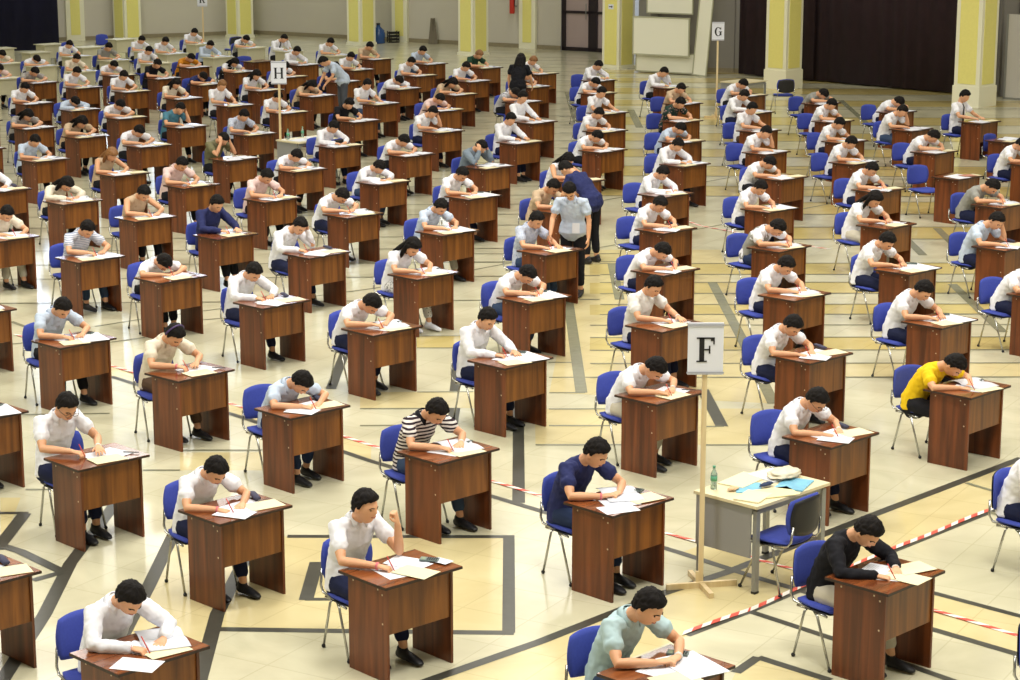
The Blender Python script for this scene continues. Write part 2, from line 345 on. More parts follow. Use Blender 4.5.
YELLOW=[
[(-2.24, 15.65), (0.03, 15.57), (0.04, 17.98), (-2.44, 17.99)],
[(-2.97, 15.09), (-2.97, 17.99), (-2.95, 19.08), (-2.23, 18.46), (-2.25, 14.55), (-2.89, 14.55)],
[(-0.59, 14.56), (1.83, 17.03), (5.1, 20.53), (4.77, 19.12), (4.47, 18.8), (1.36, 15.51), (0.82, 14.96), (0.44, 14.52)],
[(3.35, 16.58), (4.08, 15.88), (3.88, 15.03), (2.02, 16.9), (1.46, 17.53), (1.65, 17.73)],
[(1.85, 15.05), (1.65, 14.74), (1.59, 14.53), (2.35, 14.53)],
[(-1.17, 26.18), (-0.61, 26.18), (-0.6, 25.5), (-1.14, 25.5)],
[(-1.68, 23.26), (-0.39, 23.27), (-0.38, 22.54), (-1.63, 22.54)],
[(1.07, 32.32), (3.22, 32.34), (2.91, 22.74), (0.44, 23.23), (0.79, 28.46)],
[(0.27, 22.5), (2.72, 22.52), (2.55, 21.04), (0.26, 21.03)],
[(-4.61, 24.01), (-2.75, 22.01), (-1.38, 20.42), (-1.41, 21.02), (-3.09, 22.75), (-4.87, 24.72)],
[(-4.76, 19.17), (-4.57, 19.17), (-4.43, 17.92), (-4.42, 17.73)],
[(-3.32, 20.74), (-2.49, 20.75), (-2.42, 20.09), (-3.22, 20.09)],
[(1.0, 26.08), (6.63, 26.12), (6.46, 25.4), (0.97, 25.36)],
[(0.95, 24.65), (6.29, 24.69), (6.11, 23.98), (0.92, 23.95)],
[(1.18, 31.15), (7.86, 31.21), (7.65, 30.33), (1.15, 30.28)],
[(1.13, 29.67), (7.5, 29.73), (7.31, 28.93), (1.1, 28.88)],
[(1.07, 28.13), (7.13, 28.18), (6.97, 27.52), (1.05, 27.47)],
[(2.1, 50.04), (12.35, 49.78), (11.97, 48.22), (2.04, 48.47)],
[(1.98, 46.98), (11.62, 46.75), (11.28, 45.37), (1.92, 45.59)],
[(1.87, 44.27), (10.97, 44.06), (10.67, 42.82), (1.81, 43.02)],
[(1.76, 41.7), (10.35, 41.51), (10.02, 40.14), (1.7, 40.32)],
[(1.65, 39.02), (9.71, 38.86), (9.42, 37.65), (1.6, 37.8)],
[(2.67, 64.02), (15.69, 63.59), (15.42, 62.47), (2.62, 62.89)],
[(2.58, 61.79), (15.16, 61.39), (14.87, 60.2), (2.53, 60.59)],
[(2.48, 59.43), (14.59, 59.06), (14.26, 57.68), (2.43, 58.04)],
[(2.37, 56.71), (13.94, 56.37), (13.58, 54.87), (2.31, 55.19)],
[(2.25, 53.75), (13.24, 53.45), (12.91, 52.09), (2.2, 52.38)],
[(4.4, 34.39), (8.64, 34.43), (8.36, 33.29), (4.25, 33.25)],
[(4.72, 37.03), (9.28, 37.08), (8.96, 35.76), (4.56, 35.71)],
]
TAPES=[ [(-6.22, 26.26), (-4.7, 24.54), (-3.09, 22.75), (-1.65, 21.26), (-0.15, 19.67), (0.28, 19.23), (1.5, 17.95), (2.45, 17.01), (3.38, 16.04), (4.03, 15.37)] , [(1.33, 15.55), (1.91, 16.1), (2.38, 16.63), (3.04, 17.35), (4.48, 18.87)] ]

# ------------------------------------------------------------------ floor
def floor_mat(name, c1, c2, rough=.16):
    m = bpy.data.materials.new(name); m.use_nodes = True; nt = m.node_tree; b = nt.nodes['Principled BSDF']
    tc = nt.nodes.new('ShaderNodeTexCoord'); n = nt.nodes.new('ShaderNodeTexNoise'); n.inputs['Scale'].default_value = .9; n.inputs['Detail'].default_value = 6; n.inputs['Distortion'].default_value = 1.5
    nt.links.new(tc.outputs['Object'], n.inputs['Vector'])
    cr = nt.nodes.new('ShaderNodeValToRGB'); cr.color_ramp.elements[0].position = .3; cr.color_ramp.elements[1].position = .7
    cr.color_ramp.elements[0].color = c1; cr.color_ramp.elements[1].color = c2; nt.links.new(n.outputs['Fac'], cr.inputs[0])
    br = nt.nodes.new('ShaderNodeTexBrick'); br.inputs['Scale'].default_value = 1; br.inputs['Brick Width'].default_value = .6; br.inputs['Row Height'].default_value = .6; br.offset = 0
    br.inputs['Mortar Size'].default_value = .006; br.inputs['Color1'].default_value = (1, 1, 1, 1); br.inputs['Color2'].default_value = (.955, .955, .945, 1); br.inputs['Mortar'].default_value = (.86, .85, .82, 1)
    mp = nt.nodes.new('ShaderNodeMapping'); mp.inputs['Rotation'].default_value = (0, 0, R_(30)); nt.links.new(tc.outputs['Object'], mp.inputs[0]); nt.links.new(mp.outputs[0], br.inputs['Vector'])
    mx = nt.nodes.new('ShaderNodeMix'); mx.data_type = 'RGBA'; mx.blend_type = 'MULTIPLY'; mx.inputs[0].default_value = 1
    nt.links.new(cr.outputs[0], mx.inputs[6]); nt.links.new(br.outputs['Color'], mx.inputs[7]); nt.links.new(mx.outputs[2], b.inputs['Base Color'])
    b.inputs['Roughness'].default_value = rough; b.inputs['Specular IOR Level'].default_value = .42
    return m
F_base = floor_mat('marble_cream', srgb(198, 193, 164), srgb(218, 213, 184))
F_yel = floor_mat('marble_yellow', srgb(208, 193, 144), srgb(222, 208, 160))
F_dark = mat('marble_dark_inlay', srgb(66, 66, 58), .32, noise_amt=.3, noise_scale=14)
fb = MB()
fb.box(-45, 40, -8, 100, -.3, 0, 0)
def poly_face(mb, pts, z, mi):
    a = sum(pts[i][0] * pts[(i + 1) % len(pts)][1] - pts[(i + 1) % len(pts)][0] * pts[i][1] for i in range(len(pts)))
    if a < 0: pts = pts[::-1]
    mb.add([(x, y, z) for x, y in pts], [tuple(range(len(pts)))], mi)
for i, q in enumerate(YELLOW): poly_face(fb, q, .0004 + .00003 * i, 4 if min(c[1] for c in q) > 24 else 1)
for i, (l, w) in enumerate(STRIPS):
    P2 = [Vector(q) for q in l]; Lf = []; Rt = []
    for k, q in enumerate(P2):
        d0 = (P2[k] - P2[k - 1]).normalized() if k else (P2[1] - P2[0]).normalized(); d1 = (P2[k + 1] - P2[k]).normalized() if k < len(P2) - 1 else d0
        m_ = (d0 + d1).normalized(); nn = Vector((-m_.y, m_.x)) * (w * .42 / max(.5, m_.dot(d0))); Lf.append(tuple(q + nn)); Rt.append(tuple(q - nn))
    for k in range(len(P2) - 1): poly_face(fb, [Lf[k], Lf[k + 1], Rt[k + 1], Rt[k]], .0016 + .00006 * i, 3 if (P2[0].y > 26 or w <= .06) else 2)
F_yel_dim = floor_mat('marble_yellow_dim', srgb(196, 178, 112), srgb(210, 192, 130))  # yellow marble again, weaker light at the rear put into its colour
F_pale = mat('marble_thin_and_sheen_inlay', srgb(134, 134, 110), .25, noise_amt=.2, noise_scale=10)  # dark inlay paled: floor reflection on far strips put into colour; also thin lines
fl = part('floor', fb, [F_base, F_yel, F_dark, F_pale, F_yel_dim]); tag(fl, kind='structure')
# ------------------------------------------------------------------ walls and columns
M_wall = mat('plaster_wall', srgb(204, 199, 186), .85, noise_amt=.05, noise_scale=.6)
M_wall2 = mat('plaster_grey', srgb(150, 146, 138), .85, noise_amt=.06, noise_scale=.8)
M_skirt = mat('stone_skirting', srgb(146, 136, 110), .5, noise_amt=.15)
M_colw = mat('column_white', srgb(240, 238, 212), .6)
M_coly = mat('column_yellow', srgb(238, 230, 136), .6, noise_amt=.05)
M_ceil = mat('ceiling_white', srgb(225, 222, 212), .9)
M_curtain = mat('dark_curtain', srgb(44, 26, 34), .9, noise_amt=.35, noise_scale=4)
M_curtn = mat('navy_curtain', srgb(10, 10, 44), .9, noise_amt=.3, noise_scale=4)
M_door = mat('door_frame_dark', srgb(30, 18, 30), .4)
M_pane = mat('frosted_pane', srgb(178, 160, 160), .35)
M_win = mat('daylight_window', srgb(220, 230, 245), .3, emit=(srgb(205, 222, 250), 7.0))
HW = 14
def wall_seg(name, a, b, z0=0, z1=HW, th=.2, m=M_wall, skirt=True):
    a = Vector(a); b = Vector(b); L = (b - a).length; ang = math.atan2(b.y - a.y, b.x - a.x)
    mb = MB(); mb.box(0, L, 0, th, z0, z1)
    o = part(name, mb, m); o.location = (a.x, a.y, 0); o.rotation_euler = (0, 0, ang); tag(o, kind='structure')
    if skirt:
        s = MB(); s.box(0, L, -.03, 0, 0, .13); q = part('baseboard_' + name.split('_', 1)[1], s, M_skirt); q.location = (a.x, a.y, 0); q.rotation_euler = (0, 0, ang); tag(q, kind='structure')
    return o
WA = (-9.2, 75.36); WB = (1.75, 68.45); WC = (3.72, 67.2)
wall_seg('wall_back', WA, (1.62, 68.55))
wall_seg('wall_back_left', (-34, 62.4), (-9.05, 75.1))
wall_seg('wall_return', (4.0, 67.05), (4.0, 61.3), m=M_wall2)
wall_seg('wall_panelled', (4.0, 61.5), (6.35, 60.9), m=M_wall2)
wall_seg('wall_curtained', (6.3, 61.0), (12.45, 54.6), m=M_wall2)
wall_seg('wall_right_rear', (12.3, 54.9), (26, 41.0), m=M_wall2, skirt=False)
wall_seg('wall_right', (26, 41.2), (26, -8), skirt=False)
wall_seg('wall_front', (26, -6), (-34, -6), skirt=False)
wall_seg('wall_left', (-34, -6), (-34, 63), skirt=False)
ce = MB(); ce.box(-36, 28, -7, 78, HW, HW + .3); tag(part('ceiling', ce, M_ceil), kind='structure')
# glass double door in the back wall
ang = math.atan2(WB[1] - WA[1], WB[0] - WA[0])
def on_wall(t):  # t metres right of WB along the back wall
    return (WB[0] + math.cos(ang) * t, WB[1] + math.sin(ang) * t)
wall_seg('wall_over_door', on_wall(-.2), (4.1, 66.95), z0=2.6, skirt=False)
db = MB(); W_ = 2.5
for x0, x1, z0, z1 in ((0, .14, 0, 2.7), (.98, 1.3, 0, 2.7), (W_ - .14, W_, 0, 2.7), (0, W_, 0, .12), (0, W_, 1.18, 1.26), (0, W_, 2.5, 2.7)): db.box(x0, x1, -.05, .08, z0, z1)
dr = part('door_1', db, M_door); dr.location = on_wall(-.1) + (0,); dr.rotation_euler = (0, 0, ang); tag(dr, kind='structure')
gp = MB(); gp.box(.14, .98, .0, .03, .1, 2.55).box(1.3, W_ - .14, .0, .03, .1, 2.55); part('door_pane', gp, M_pane, dr)
hd = MB().tube([(.93, -.12, 1.0), (.93, -.12, 1.5)], .015); part('door_handle', hd, M_steel, dr)
# high windows in the back wall
angL = math.atan2(75.1 - 62.4, 24.95)
def on_left(x):  # point of the left rear wall at world x
    return (x, 75.1 + (x + 9.05) * math.tan(angL))
WINS = [(on_left(-16.2), 1.0, angL), (on_left(-13.95), .6, angL), (on_left(-12.35), .55, angL), (on_left(-11.2), .5, angL), (on_left(-10.2), .5, angL), (on_wall(-11.6), .6, ang), (on_wall(-9.2), .5, ang), (on_wall(-4.6), .5, ang)]
for i, (p, w, an_) in enumerate(WINS):
    fr = MB()
    fr.box(0, w, -.06, 0, 3.6, 3.75).box(0, w, -.06, 0, 12.2, 12.35).box(0, .06, -.06, 0, 3.75, 12.2).box(w - .06, w, -.06, 0, 3.75, 12.2)
    for z in (5.8, 7.9, 10.0): fr.box(.06, w - .06, -.05, 0, z - .04, z + .04)
    o = part('window_%d' % (i + 1), fr, M_colw); o.location = (p[0], p[1], 0); o.rotation_euler = (0, 0, an_); tag(o, kind='structure')
    pn = MB().box(.06, w - .06, -.03, -.01, 3.75, 12.2); part('window_pane', pn, M_win, o)
# columns
def column(x, y, s=.66, rz=R_(45), label='', plinth=False, h=HW):
    root = empty('column', (x, y, 0), rz)
    b = MB(); b.box(-s / 2, s / 2, -s / 2, s / 2, 0, h); part('shaft', b, M_colw, root)
    e = MB()
    for k in range(4):
        Mk = Matrix.Rotation(k * math.pi / 2, 4, 'Z'); e.box(-s * .35, s * .35, -s / 2 - .012, -s / 2 + .01, .55 if plinth else .12, h - .3, M=Mk)
    part('panel', e, M_coly, root)
    q = MB().box(-s / 2 - .025, s / 2 + .025, -s / 2 - .025, s / 2 + .025, 0, .5 if plinth else .08); part('base', q, M_colw, root)
    tag(root, label, 'column', kind='structure'); root.name = 'trim_column'
    return root
cc = .33 * math.sqrt(2)
colA = column(-4.88, 70.25 + cc, label='')
column(-1.14, 66.4 + cc); colC = column(3.14, 61.9 + cc); column(7.22, 56.2 + cc, plinth=True, s=.68); column(11.38, 52.0 + cc, plinth=True, s=.72)
column(-9.25, 73.3 + cc); column(-12.85, 71.9 + cc)
for p, an_ in ((on_wall(-6.35), ang), (on_wall(-1.35), ang), (on_left(-14.6), angL)):
     b = MB().box(-.31, .31, -.12, 0, 0, HW).box(-.16, .16, -.14, -.12, .2, HW, 1); o = part('trim_pilaster', b, [M_colw, M_coly]); o.location = (p[0], p[1], 0); o.rotation_euler = (0, 0, an_); tag(o, kind='structure')
# curtains: pleated cloth with real folds
def curtain(a, b, h, m, label):
    a = Vector(a); b = Vector(b); L = (b - a).length; n = int(L / .06); an = math.atan2(b.y - a.y, b.x - a.x)
    mb = MB(); vs_ = []; rows_ = 2
    for side in (0, .02):
        for z in (0.04, h):
            for i in range(n + 1):
                x = L * i / n; y = -.12 + .035 * math.sin(i * .8 + 1.8 * math.sin(i * .13)) + .03 * math.sin(i * .21) * (1 - .3 * (z > 1)) + side; vs_.append((x, y, z))
    k = n + 1; fs = [(i, i + 1, k + i + 1, k + i) for i in range(n)] + [(2 * k + i + 1, 2 * k + i, 3 * k + i, 3 * k + i + 1) for i in range(n)]
    fs += [(i + 1, i, 2 * k + i, 2 * k + i + 1) for i in range(n)] + [(k + i, k + i + 1, 3 * k + i + 1, 3 * k + i) for i in range(n)] + [(0, k, 3 * k, 2 * k), (n, 2 * k + n, 3 * k + n, k + n)]
    mb.add(vs_, fs); root = empty('curtain', (a.x, a.y, 0), an); part('drape', mb, m, root, True)
    part('curtain_rail', MB().tube([(0, -.12, h + .02), (L, -.12, h + .02)], .03), M_steel, root); tag(root, label, 'curtain')
curtain((-19, 67.0), (-14.32, 68.3), 6, M_curtn, 'dark navy curtain hanging at the far left of the hall')
curtain((6.5, 60.3), (8.3, 58.4), 6, M_curtain, 'dark brown curtain between the G sign and the fourth column')
curtain((8.3, 58.55), (12.2, 54.4), 6, M_curtain, 'wide dark brown curtain between the two right hand columns')
# grey partition at right end
pt = MB().box(0, 6, 0, .08, .05, 2.12, 0).box(0, 6, -.02, .1, 0, .05, 1).box(0, .05, -.02, .1, 0, 2.12, 1)
o = part('partition_screen', pt, [mat('partition_grey', srgb(206, 203, 196), .7), M_steel]); o.location = (12.45, 54.0, 0); o.rotation_euler = (0, 0, R_(-46)); tag(o, 'pale grey partition screen right of the last column', 'partition')
wall_seg('wall_dark_opening', (12.8, 54.2), (14.2, 52.8), z0=2.12, z1=3.4, th=.1, m=M_curtn, skirt=False)
# white boards leaning by the third column
M_wb = mat('white_board', srgb(244, 244, 226), .5); M_wbf = mat('board_frame', srgb(178, 178, 152), .5)
def board(x0, x1, z0, z1, off, lean, label, skew=0):
    A0 = Vector((3.53, 61.25, 0)); an = math.atan2(60.05 - 61.2, 5.39 - 3.53)
    root = empty('display_board', A0 + Vector((math.cos(an) * x0, math.sin(an) * x0, 0)) + Vector((math.sin(an), -math.cos(an), 0)) * off, an)
    M = Matrix.Translation((0, 0, z0)) @ Matrix.Rotation(R_(-lean), 4, 'X') @ Matrix.Rotation(R_(skew), 4, 'Y')
    w = x1 - x0; h = z1 - z0
    part('panel', MB().box(.03, w - .03, -.015, .015, .03, h - .03, M=M), M_wb, root)
    part('frame', MB().box(0, w, -.025, .02, 0, .035, M=M).box(0, w, -.025, .02, h - .035, h, M=M).box(0, .035, -.025, .02, .035, h - .035, M=M).box(w - .035, w, -.025, .02, .035, h - .035, M=M), M_wbf, root)
    tag(root, label, 'board'); return root
board(.12, 2.05, 0.03, .60, .12, 3, 'low white board standing on the floor behind the big white board')
board(.12, 1.92, .52, 1.60, .3, 0, 'large blank white board leaning in front of the panels')
board(.45, 1.92, 1.68, 3.2, .1, 0, 'upper white board above the large blank board')
board(1.97, 2.42, .02, 3.2, .2, 2, 'tall narrow white panel leaning beside the large board', 4)
# things along the back wall
def lathe(mb, prof, n=16, c=(0, 0), mi=0):
    vs_ = [(c[0] + r * math.cos(2 * math.pi * k / n), c[1] + r * math.sin(2 * math.pi * k / n), z) for r, z in prof for k in range(n)]
    fs = [tuple(range(n))[::-1]] + [(i * n + k, i * n + (k + 1) % n, (i + 1) * n + (k + 1) % n, (i + 1) * n + k) for i in range(len(prof) - 1) for k in range(n)] + [tuple(range((len(prof) - 1) * n, len(prof) * n))]
    return mb.add(vs_, fs, mi)
b = empty('water_bottle', (-4.35, 71.2, 0)); part('body', lathe(MB(), [(.2, 0), (.22, .03), (.2, .15), (.22, .2), (.22, .33), (.2, .38), (.2, .42), (.07, .54), (.06, .6)]), mat('blue_pet', srgb(45, 85, 150), .15), b, True)
part('cap', lathe(MB(), [(.065, .6), (.065, .66)]), M_black, b); tag(b, 'big blue water cooler bottle on the floor by the back wall', 'bottle')
b = empty('crate', (-3.88, 71.5, 0), R_(20)); b.scale = (.75, .8, .9); cb = MB().box(-.24, .24, -.16, .16, 0, .03)
for z in (.08, .2, .32): cb.box(-.24, .24, -.16, -.13, z, z + .07).box(-.24, .24, .13, .16, z, z + .07).box(-.24, -.21, -.13, .13, z, z + .07).box(.21, .24, -.13, .13, z, z + .07)
for x in (-.24, .2):
    for y in (-.16, .12): cb.box(x, x + .04, y, y + .04, .03, .42)
part('slats', cb, M_black, b); tag(b, 'black crate on the floor beside the blue water bottle', 'crate')
for k, (dx, rz, lb) in enumerate(((0, 5, 'grey plank leaning on the back wall, left one of two'), (.17, -6, 'grey plank leaning on the back wall, right one of two'))):
    o = part('plank', MB().box(-.07, .07, -.015, .015, 0, .85, M=Matrix.Rotation(R_(-12), 4, 'X') @ Matrix.Rotation(R_(rz), 4, 'Y')), mat('weathered_wood', srgb(120, 112, 96), .8)); o.location = (-2.62 + dx, 70.85, 0); tag(o, lb, 'plank', 'planks leaning on the back wall')
b = empty('fire_extinguisher', (.12, 69.35, 0), ang); part('cylinder', lathe(MB(), [(.07, 1.1), (.085, 1.13), (.085, 1.6), (.05, 1.68), (.02, 1.71)], c=(0, -.1)), M_red, b, True)
part('valve', MB().box(-.03, .03, -.14, -.06, 1.71, 1.75).tube([(.03, -.1, 1.73), (.12, -.1, 1.65), (.1, -.12, 1.35)], .012), M_black, b)
part('bracket', MB().box(-.09, .09, -.02, .04, 1.3, 1.36), M_steel, b); tag(b, 'red fire extinguisher hanging on the back wall near the glass door', 'fire extinguisher')
b = empty('arrow_notice', (colC.location.x - .235 , colC.location.y - .235 - .012, 1.78), R_(-45))
part('sheet', MB().box(-.1, .1, -.004, 0, -.07, .07), M_white, b)
M90 = Matrix.Rotation(R_(90), 4, 'X'); part('arrow', MB().prism([(-.07, -.012), (.02, -.012), (.02, -.035), (.07, 0), (.02, .035), (.02, .012), (-.07, .012)], .004, .006, M=M90), M_ink, b)
tag(b, 'small white notice with a black arrow on the third column', 'notice')
# ------------------------------------------------------------------ row letter signs
def glyph(mb, ch, s, M):
    """serif bold capital, s = cap height, centred on origin, in the x-z plane facing -y"""
    def bx(x0, x1, z0, z1): mb.box(x0 * s, x1 * s, -.004, 0, z0 * s, z1 * s, M=M)
    if ch == 'F':
        bx(-.25, -.05, -.5, .5); bx(-.36, .36, .44, .5); bx(-.36, .06, -.5, -.45); bx(.30, .36, .22, .44); bx(.2, .3, .36, .44); bx(-.05, .18, -.03, .03); bx(.13, .19, -.16, .16)
    elif ch == 'H':
        for sx in (-1, 1): bx(min(sx * .2, sx * .38), max(sx * .2, sx * .38), -.5, .5); bx(sx * .29 - .16, sx * .29 + .16, .45, .5); bx(sx * .29 - .16, sx * .29 + .16, -.5, -.45)
        bx(-.2, .2, -.04, .04)
    elif ch == 'G':
        pts = []
        n = 26; a0, a1 = R_(38), R_(325)
        out = [(.40 * math.cos(a0 + (a1 - a0) * i / n), .52 * math.sin(a0 + (a1 - a0) * i / n)) for i in range(n + 1)]
        inn = [(.22 * math.cos(a0 + (a1 - a0) * i / n) + .02, .45 * math.sin(a0 + (a1 - a0) * i / n)) for i in range(n + 1)]
        for i in range(n):
            q = [out[i], out[i + 1], inn[i + 1], inn[i]]; v = [M @ Vector((x * s, y_, z * s)) for y_ in (-.004, 0) for x, z in q]
            mb.add(v, [(0, 1, 2, 3), (7, 6, 5, 4), (0, 4, 5, 1), (1, 5, 6, 2), (2, 6, 7, 3), (3, 7, 4, 0)])
        bx(.20, .38, -.42, -.02); bx(.08, .46, -.04, .02); bx(.28, .34, .2, .5)
    elif ch == 'K':
        bx(-.34, -.16, -.5, .5); bx(-.42, -.08, .45, .5); bx(-.42, -.08, -.5, -.45); bx(.08, .42, -.5, -.45); bx(.08, .38, .45, .5)
        for q in ([(-.16, -.02), (-.16, .1), (.2, .47), (.3, .47)], [(-.1, .1), (.02, .18), (.38, -.47), (.16, -.47)]):
            v = [M @ Vector((x * s, y_, z * s)) for y_ in (-.004, 0) for x, z in q]; mb.add(v, [(0, 1, 2, 3), (7, 6, 5, 4), (0, 4, 5, 1), (1, 5, 6, 2), (2, 6, 7, 3), (3, 7, 4, 0)])
def sign(x, y, ch, label, rz=0):
    r = empty('row_sign', (x, y, 0), rz)
    part('post', MB().box(-.02, .02, -.01, .025, 0, 2.2), M_pine, r)
    part('foot', MB().box(-.3, .3, -.04, -.01, 0, .05, M=Matrix.Rotation(R_(12), 4, 'Z')).box(-.02, .02, -.3, .3, 0, .045, M=Matrix.Rotation(R_(12), 4, 'Z')).box(-.045, -.02, -.03, -.01, 0, .14), M_pine, r)
    bd = part('board', MB().box(-.142, .142, -.022, -.01, 1.79, 2.215), M_white, r)
    g = MB(); glyph(g, ch, .2, Matrix.Translation((0, -.022, 1.995))); part('letter', g, M_ink, bd)
    for z in (1.80, 2.19): part('tape_strip', MB().box(-.15, .15, -.0295, -.0285, z, z + .015), M_pline, bd)
    tag(r, label, 'sign')
sign(1.56, 16.65, 'F', 'white sign with the letter F on a wooden post beside the examiner table')
sign(4.82, 49.9, 'G', 'white sign with the letter G on a wooden post near the leaning boards')
sign(-4.29, 39.8, 'H', 'white sign with the letter H on a wooden post amid the left desks')
sign(-8.83, 62.0, 'K', 'white sign on a thin post cut by the top edge')
# ------------------------------------------------------------------ barrier tapes lying on the floor
M_tw = mat('tape_white', srgb(236, 230, 220), .45); M_tr = mat('tape_red', srgb(216, 84, 66), .45)
def tape(l, label, w=.05, step=.11):
    mb = MB(); pts = [Vector(p) for p in l]; acc = 0; k = 0
    for a, b in zip(pts[:-1], pts[1:]):
        d = (b - a); L = d.length; d.normalize(); n = Vector((-d.y, d.x)) * w / 2; s_ = 0
        while s_ < L:
            e = min(s_ + step, L); p = a + d * s_; q = a + d * e; sk = d * .04
            zz = lambda t: .006 + .004 * math.sin(t * 5.0)
            v = [(p - n - sk).to_3d(), (q - n - sk).to_3d(), (q + n + sk).to_3d(), (p + n + sk).to_3d()]
            z0, z1 = zz(acc + s_), zz(acc + e); v = [Vector((c.x, c.y, z_)) for c, z_ in zip(v, (z0, z1, z1, z0))]
            v += [Vector((c.x, c.y, c.z + .0015)) for c in v]
            mb.add(v, [(3, 2, 1, 0), (4, 5, 6, 7), (0, 1, 5, 4), (1, 2, 6, 5), (2, 3, 7, 6), (3, 0, 4, 7)], k % 2); k += 1; s_ = e
        acc += L
    o = part('barrier_tape', mb, [M_tw, M_tr]); tag(o, label, 'tape', 'red and white tapes on the floor')
tape(TAPES[0], 'long red and white tape running across the floor from left to lower right')
tape(TAPES[1], 'red and white tape slanting up right behind the student in black shirt')
tape([(2.78, 35.38), (3.11, 34.58), (3.61, 33.9), (4.1, 33.25), (4.91, 32.36)], 'faint red and white tape on the floor among the right rear desks')
# ------------------------------------------------------------------ desks and chairs (built once, then copied)
TH = 45.346
W_D, D_P = .627, .444
def rounded(mb_me, wdt=.003):
    return mb_me
def make_desk(cream=False):
    r = empty('exam_desk', (0, 0, 0)); mats = [M_cream, M_cream, M_cream] if cream else [M_brown, M_brownF, M_brownT]
    hw, hd = W_D / 2, D_P / 2
    tp = MB().box(-hw - .049, hw + .049, -hd - .049, hd + .049, .73, .75, 0).box(-hw - .051, hw + .051, -hd - .051, hd + .051, .7285, .7475, 1)
    part('tabletop', tp, [mats[2], M_edge if not cream else M_cream], r)
    for sx in (-1, 1):
        x0, x1 = (-hw, -hw + .022) if sx < 0 else (hw - .022, hw)
        s_ = MB().box(x0, x1, -hd, hd, 0, .7285)
        xo = x0 - .001 if sx < 0 else x1
        for y, z in ((-hd + .05, .66), (-hd + .05, .44), (hd - .06, .69), (-hd + .10, .69)): s_.box(xo, xo + .001, y - .006, y + .006, z - .006, z + .006, 1)
        part('side_panel', s_, [mats[0], M_screw if not cream else M_cream], r)
    part('front_panel', MB().box(-hw + .022, hw - .022, -hd + .012, -hd + .030, .36, .7285), mats[1], r)
    return r
def make_chair():
    r = empty('stacking_chair', (0, 0, 0))
    # seat cushion: rounded slab with dip
    def slab(cx, wx, wy, t, fn, n=10, m=8):
        mb = MB(); top = []; 
        def pt(i, j, s):
            u = -1 + 2 * i / n; v = -1 + 2 * j / m; uu = u * math.sqrt(1 - .28 * v * v); vv = v * math.sqrt(1 - .28 * u * u)
            edge = max(0, 1 - max(abs(u), abs(v)) ** 6)
            return fn(uu * wx, vv * wy, s * t * (.35 + .65 * edge))
        idx = {}
        vs_ = []
        for s in (1, -1):
            for i in range(n + 1):
                for j in range(m + 1): idx[(s, i, j)] = len(vs_); vs_.append(pt(i, j, s))
        fs = []
        for i in range(n):
            for j in range(m):
                fs.append((idx[1, i, j], idx[1, i + 1, j], idx[1, i + 1, j + 1], idx[1, i, j + 1])); fs.append((idx[-1, i, j + 1], idx[-1, i + 1, j + 1], idx[-1, i + 1, j], idx[-1, i, j]))
        for i in range(n):
            fs.append((idx[1, i + 1, 0], idx[1, i, 0], idx[-1, i, 0], idx[-1, i + 1, 0])); fs.append((idx[1, i, m], idx[1, i + 1, m], idx[-1, i + 1, m], idx[-1, i, m]))
        for j in range(m):
            fs.append((idx[1, 0, j], idx[1, 0, j + 1], idx[-1, 0, j + 1], idx[-1, 0, j])); fs.append((idx[1, n, j + 1], idx[1, n, j], idx[-1, n, j], idx[-1, n, j + 1]))
        mb.add(vs_, fs); return mb
    seat = slab(0, .225, .21, .022, lambda x, y, z: Vector((x, y, .445 + z - .012 * (1 - (x / .225) ** 2) - .02 * max(0, (-y - .12) / .1) ** 2)))
    part('seat', seat, M_blue, r, True)
    part('seat_shell', slab(0, .22, .205, .008, lambda x, y, z: Vector((x, y, .412 + z))), M_black, r, True)
    bk = slab(0, .22, .165, .016, lambda x, y, z: Vector((x, .215 + .04 * (y + .165) + z - .05 * (x / .205) ** 2 + .03, .665 + y)))
    part('backrest', bk, M_blue, r, True)
    part('backrest_shell', slab(0, .202, .16, .007, lambda x, y, z: Vector((x, .215 + .04 * (y + .165) + z - .05 * (x / .205) ** 2 + .052, .66 + y))), M_black, r, True)
    for sx in (-1, 1):
        x = sx * .205
        part('back_support', MB().tube([(x, .02, .41), (x, .20, .425), (x, .235, .47), (x * .93, .245, .60)], .011, 8), M_chrome, r, True)
        part('leg', MB().tube([(x, -.16, .40), (x, -.02, .405), (x * 1.05, -.07, .38), (x * 1.12, -.23, .02)], .010, 8).ball((x * 1.12, -.235, .014), .017, mi=1, u=8, w=6), [M_chrome, M_black], r, True)
        part('leg', MB().tube([(x, .16, .40), (x, .05, .405), (x * 1.05, .07, .38), (x * 1.12, .16, .02)], .010, 8).ball((x * 1.12, .163, .014), .017, mi=1, u=8, w=6), [M_chrome, M_black], r, True)
    return r
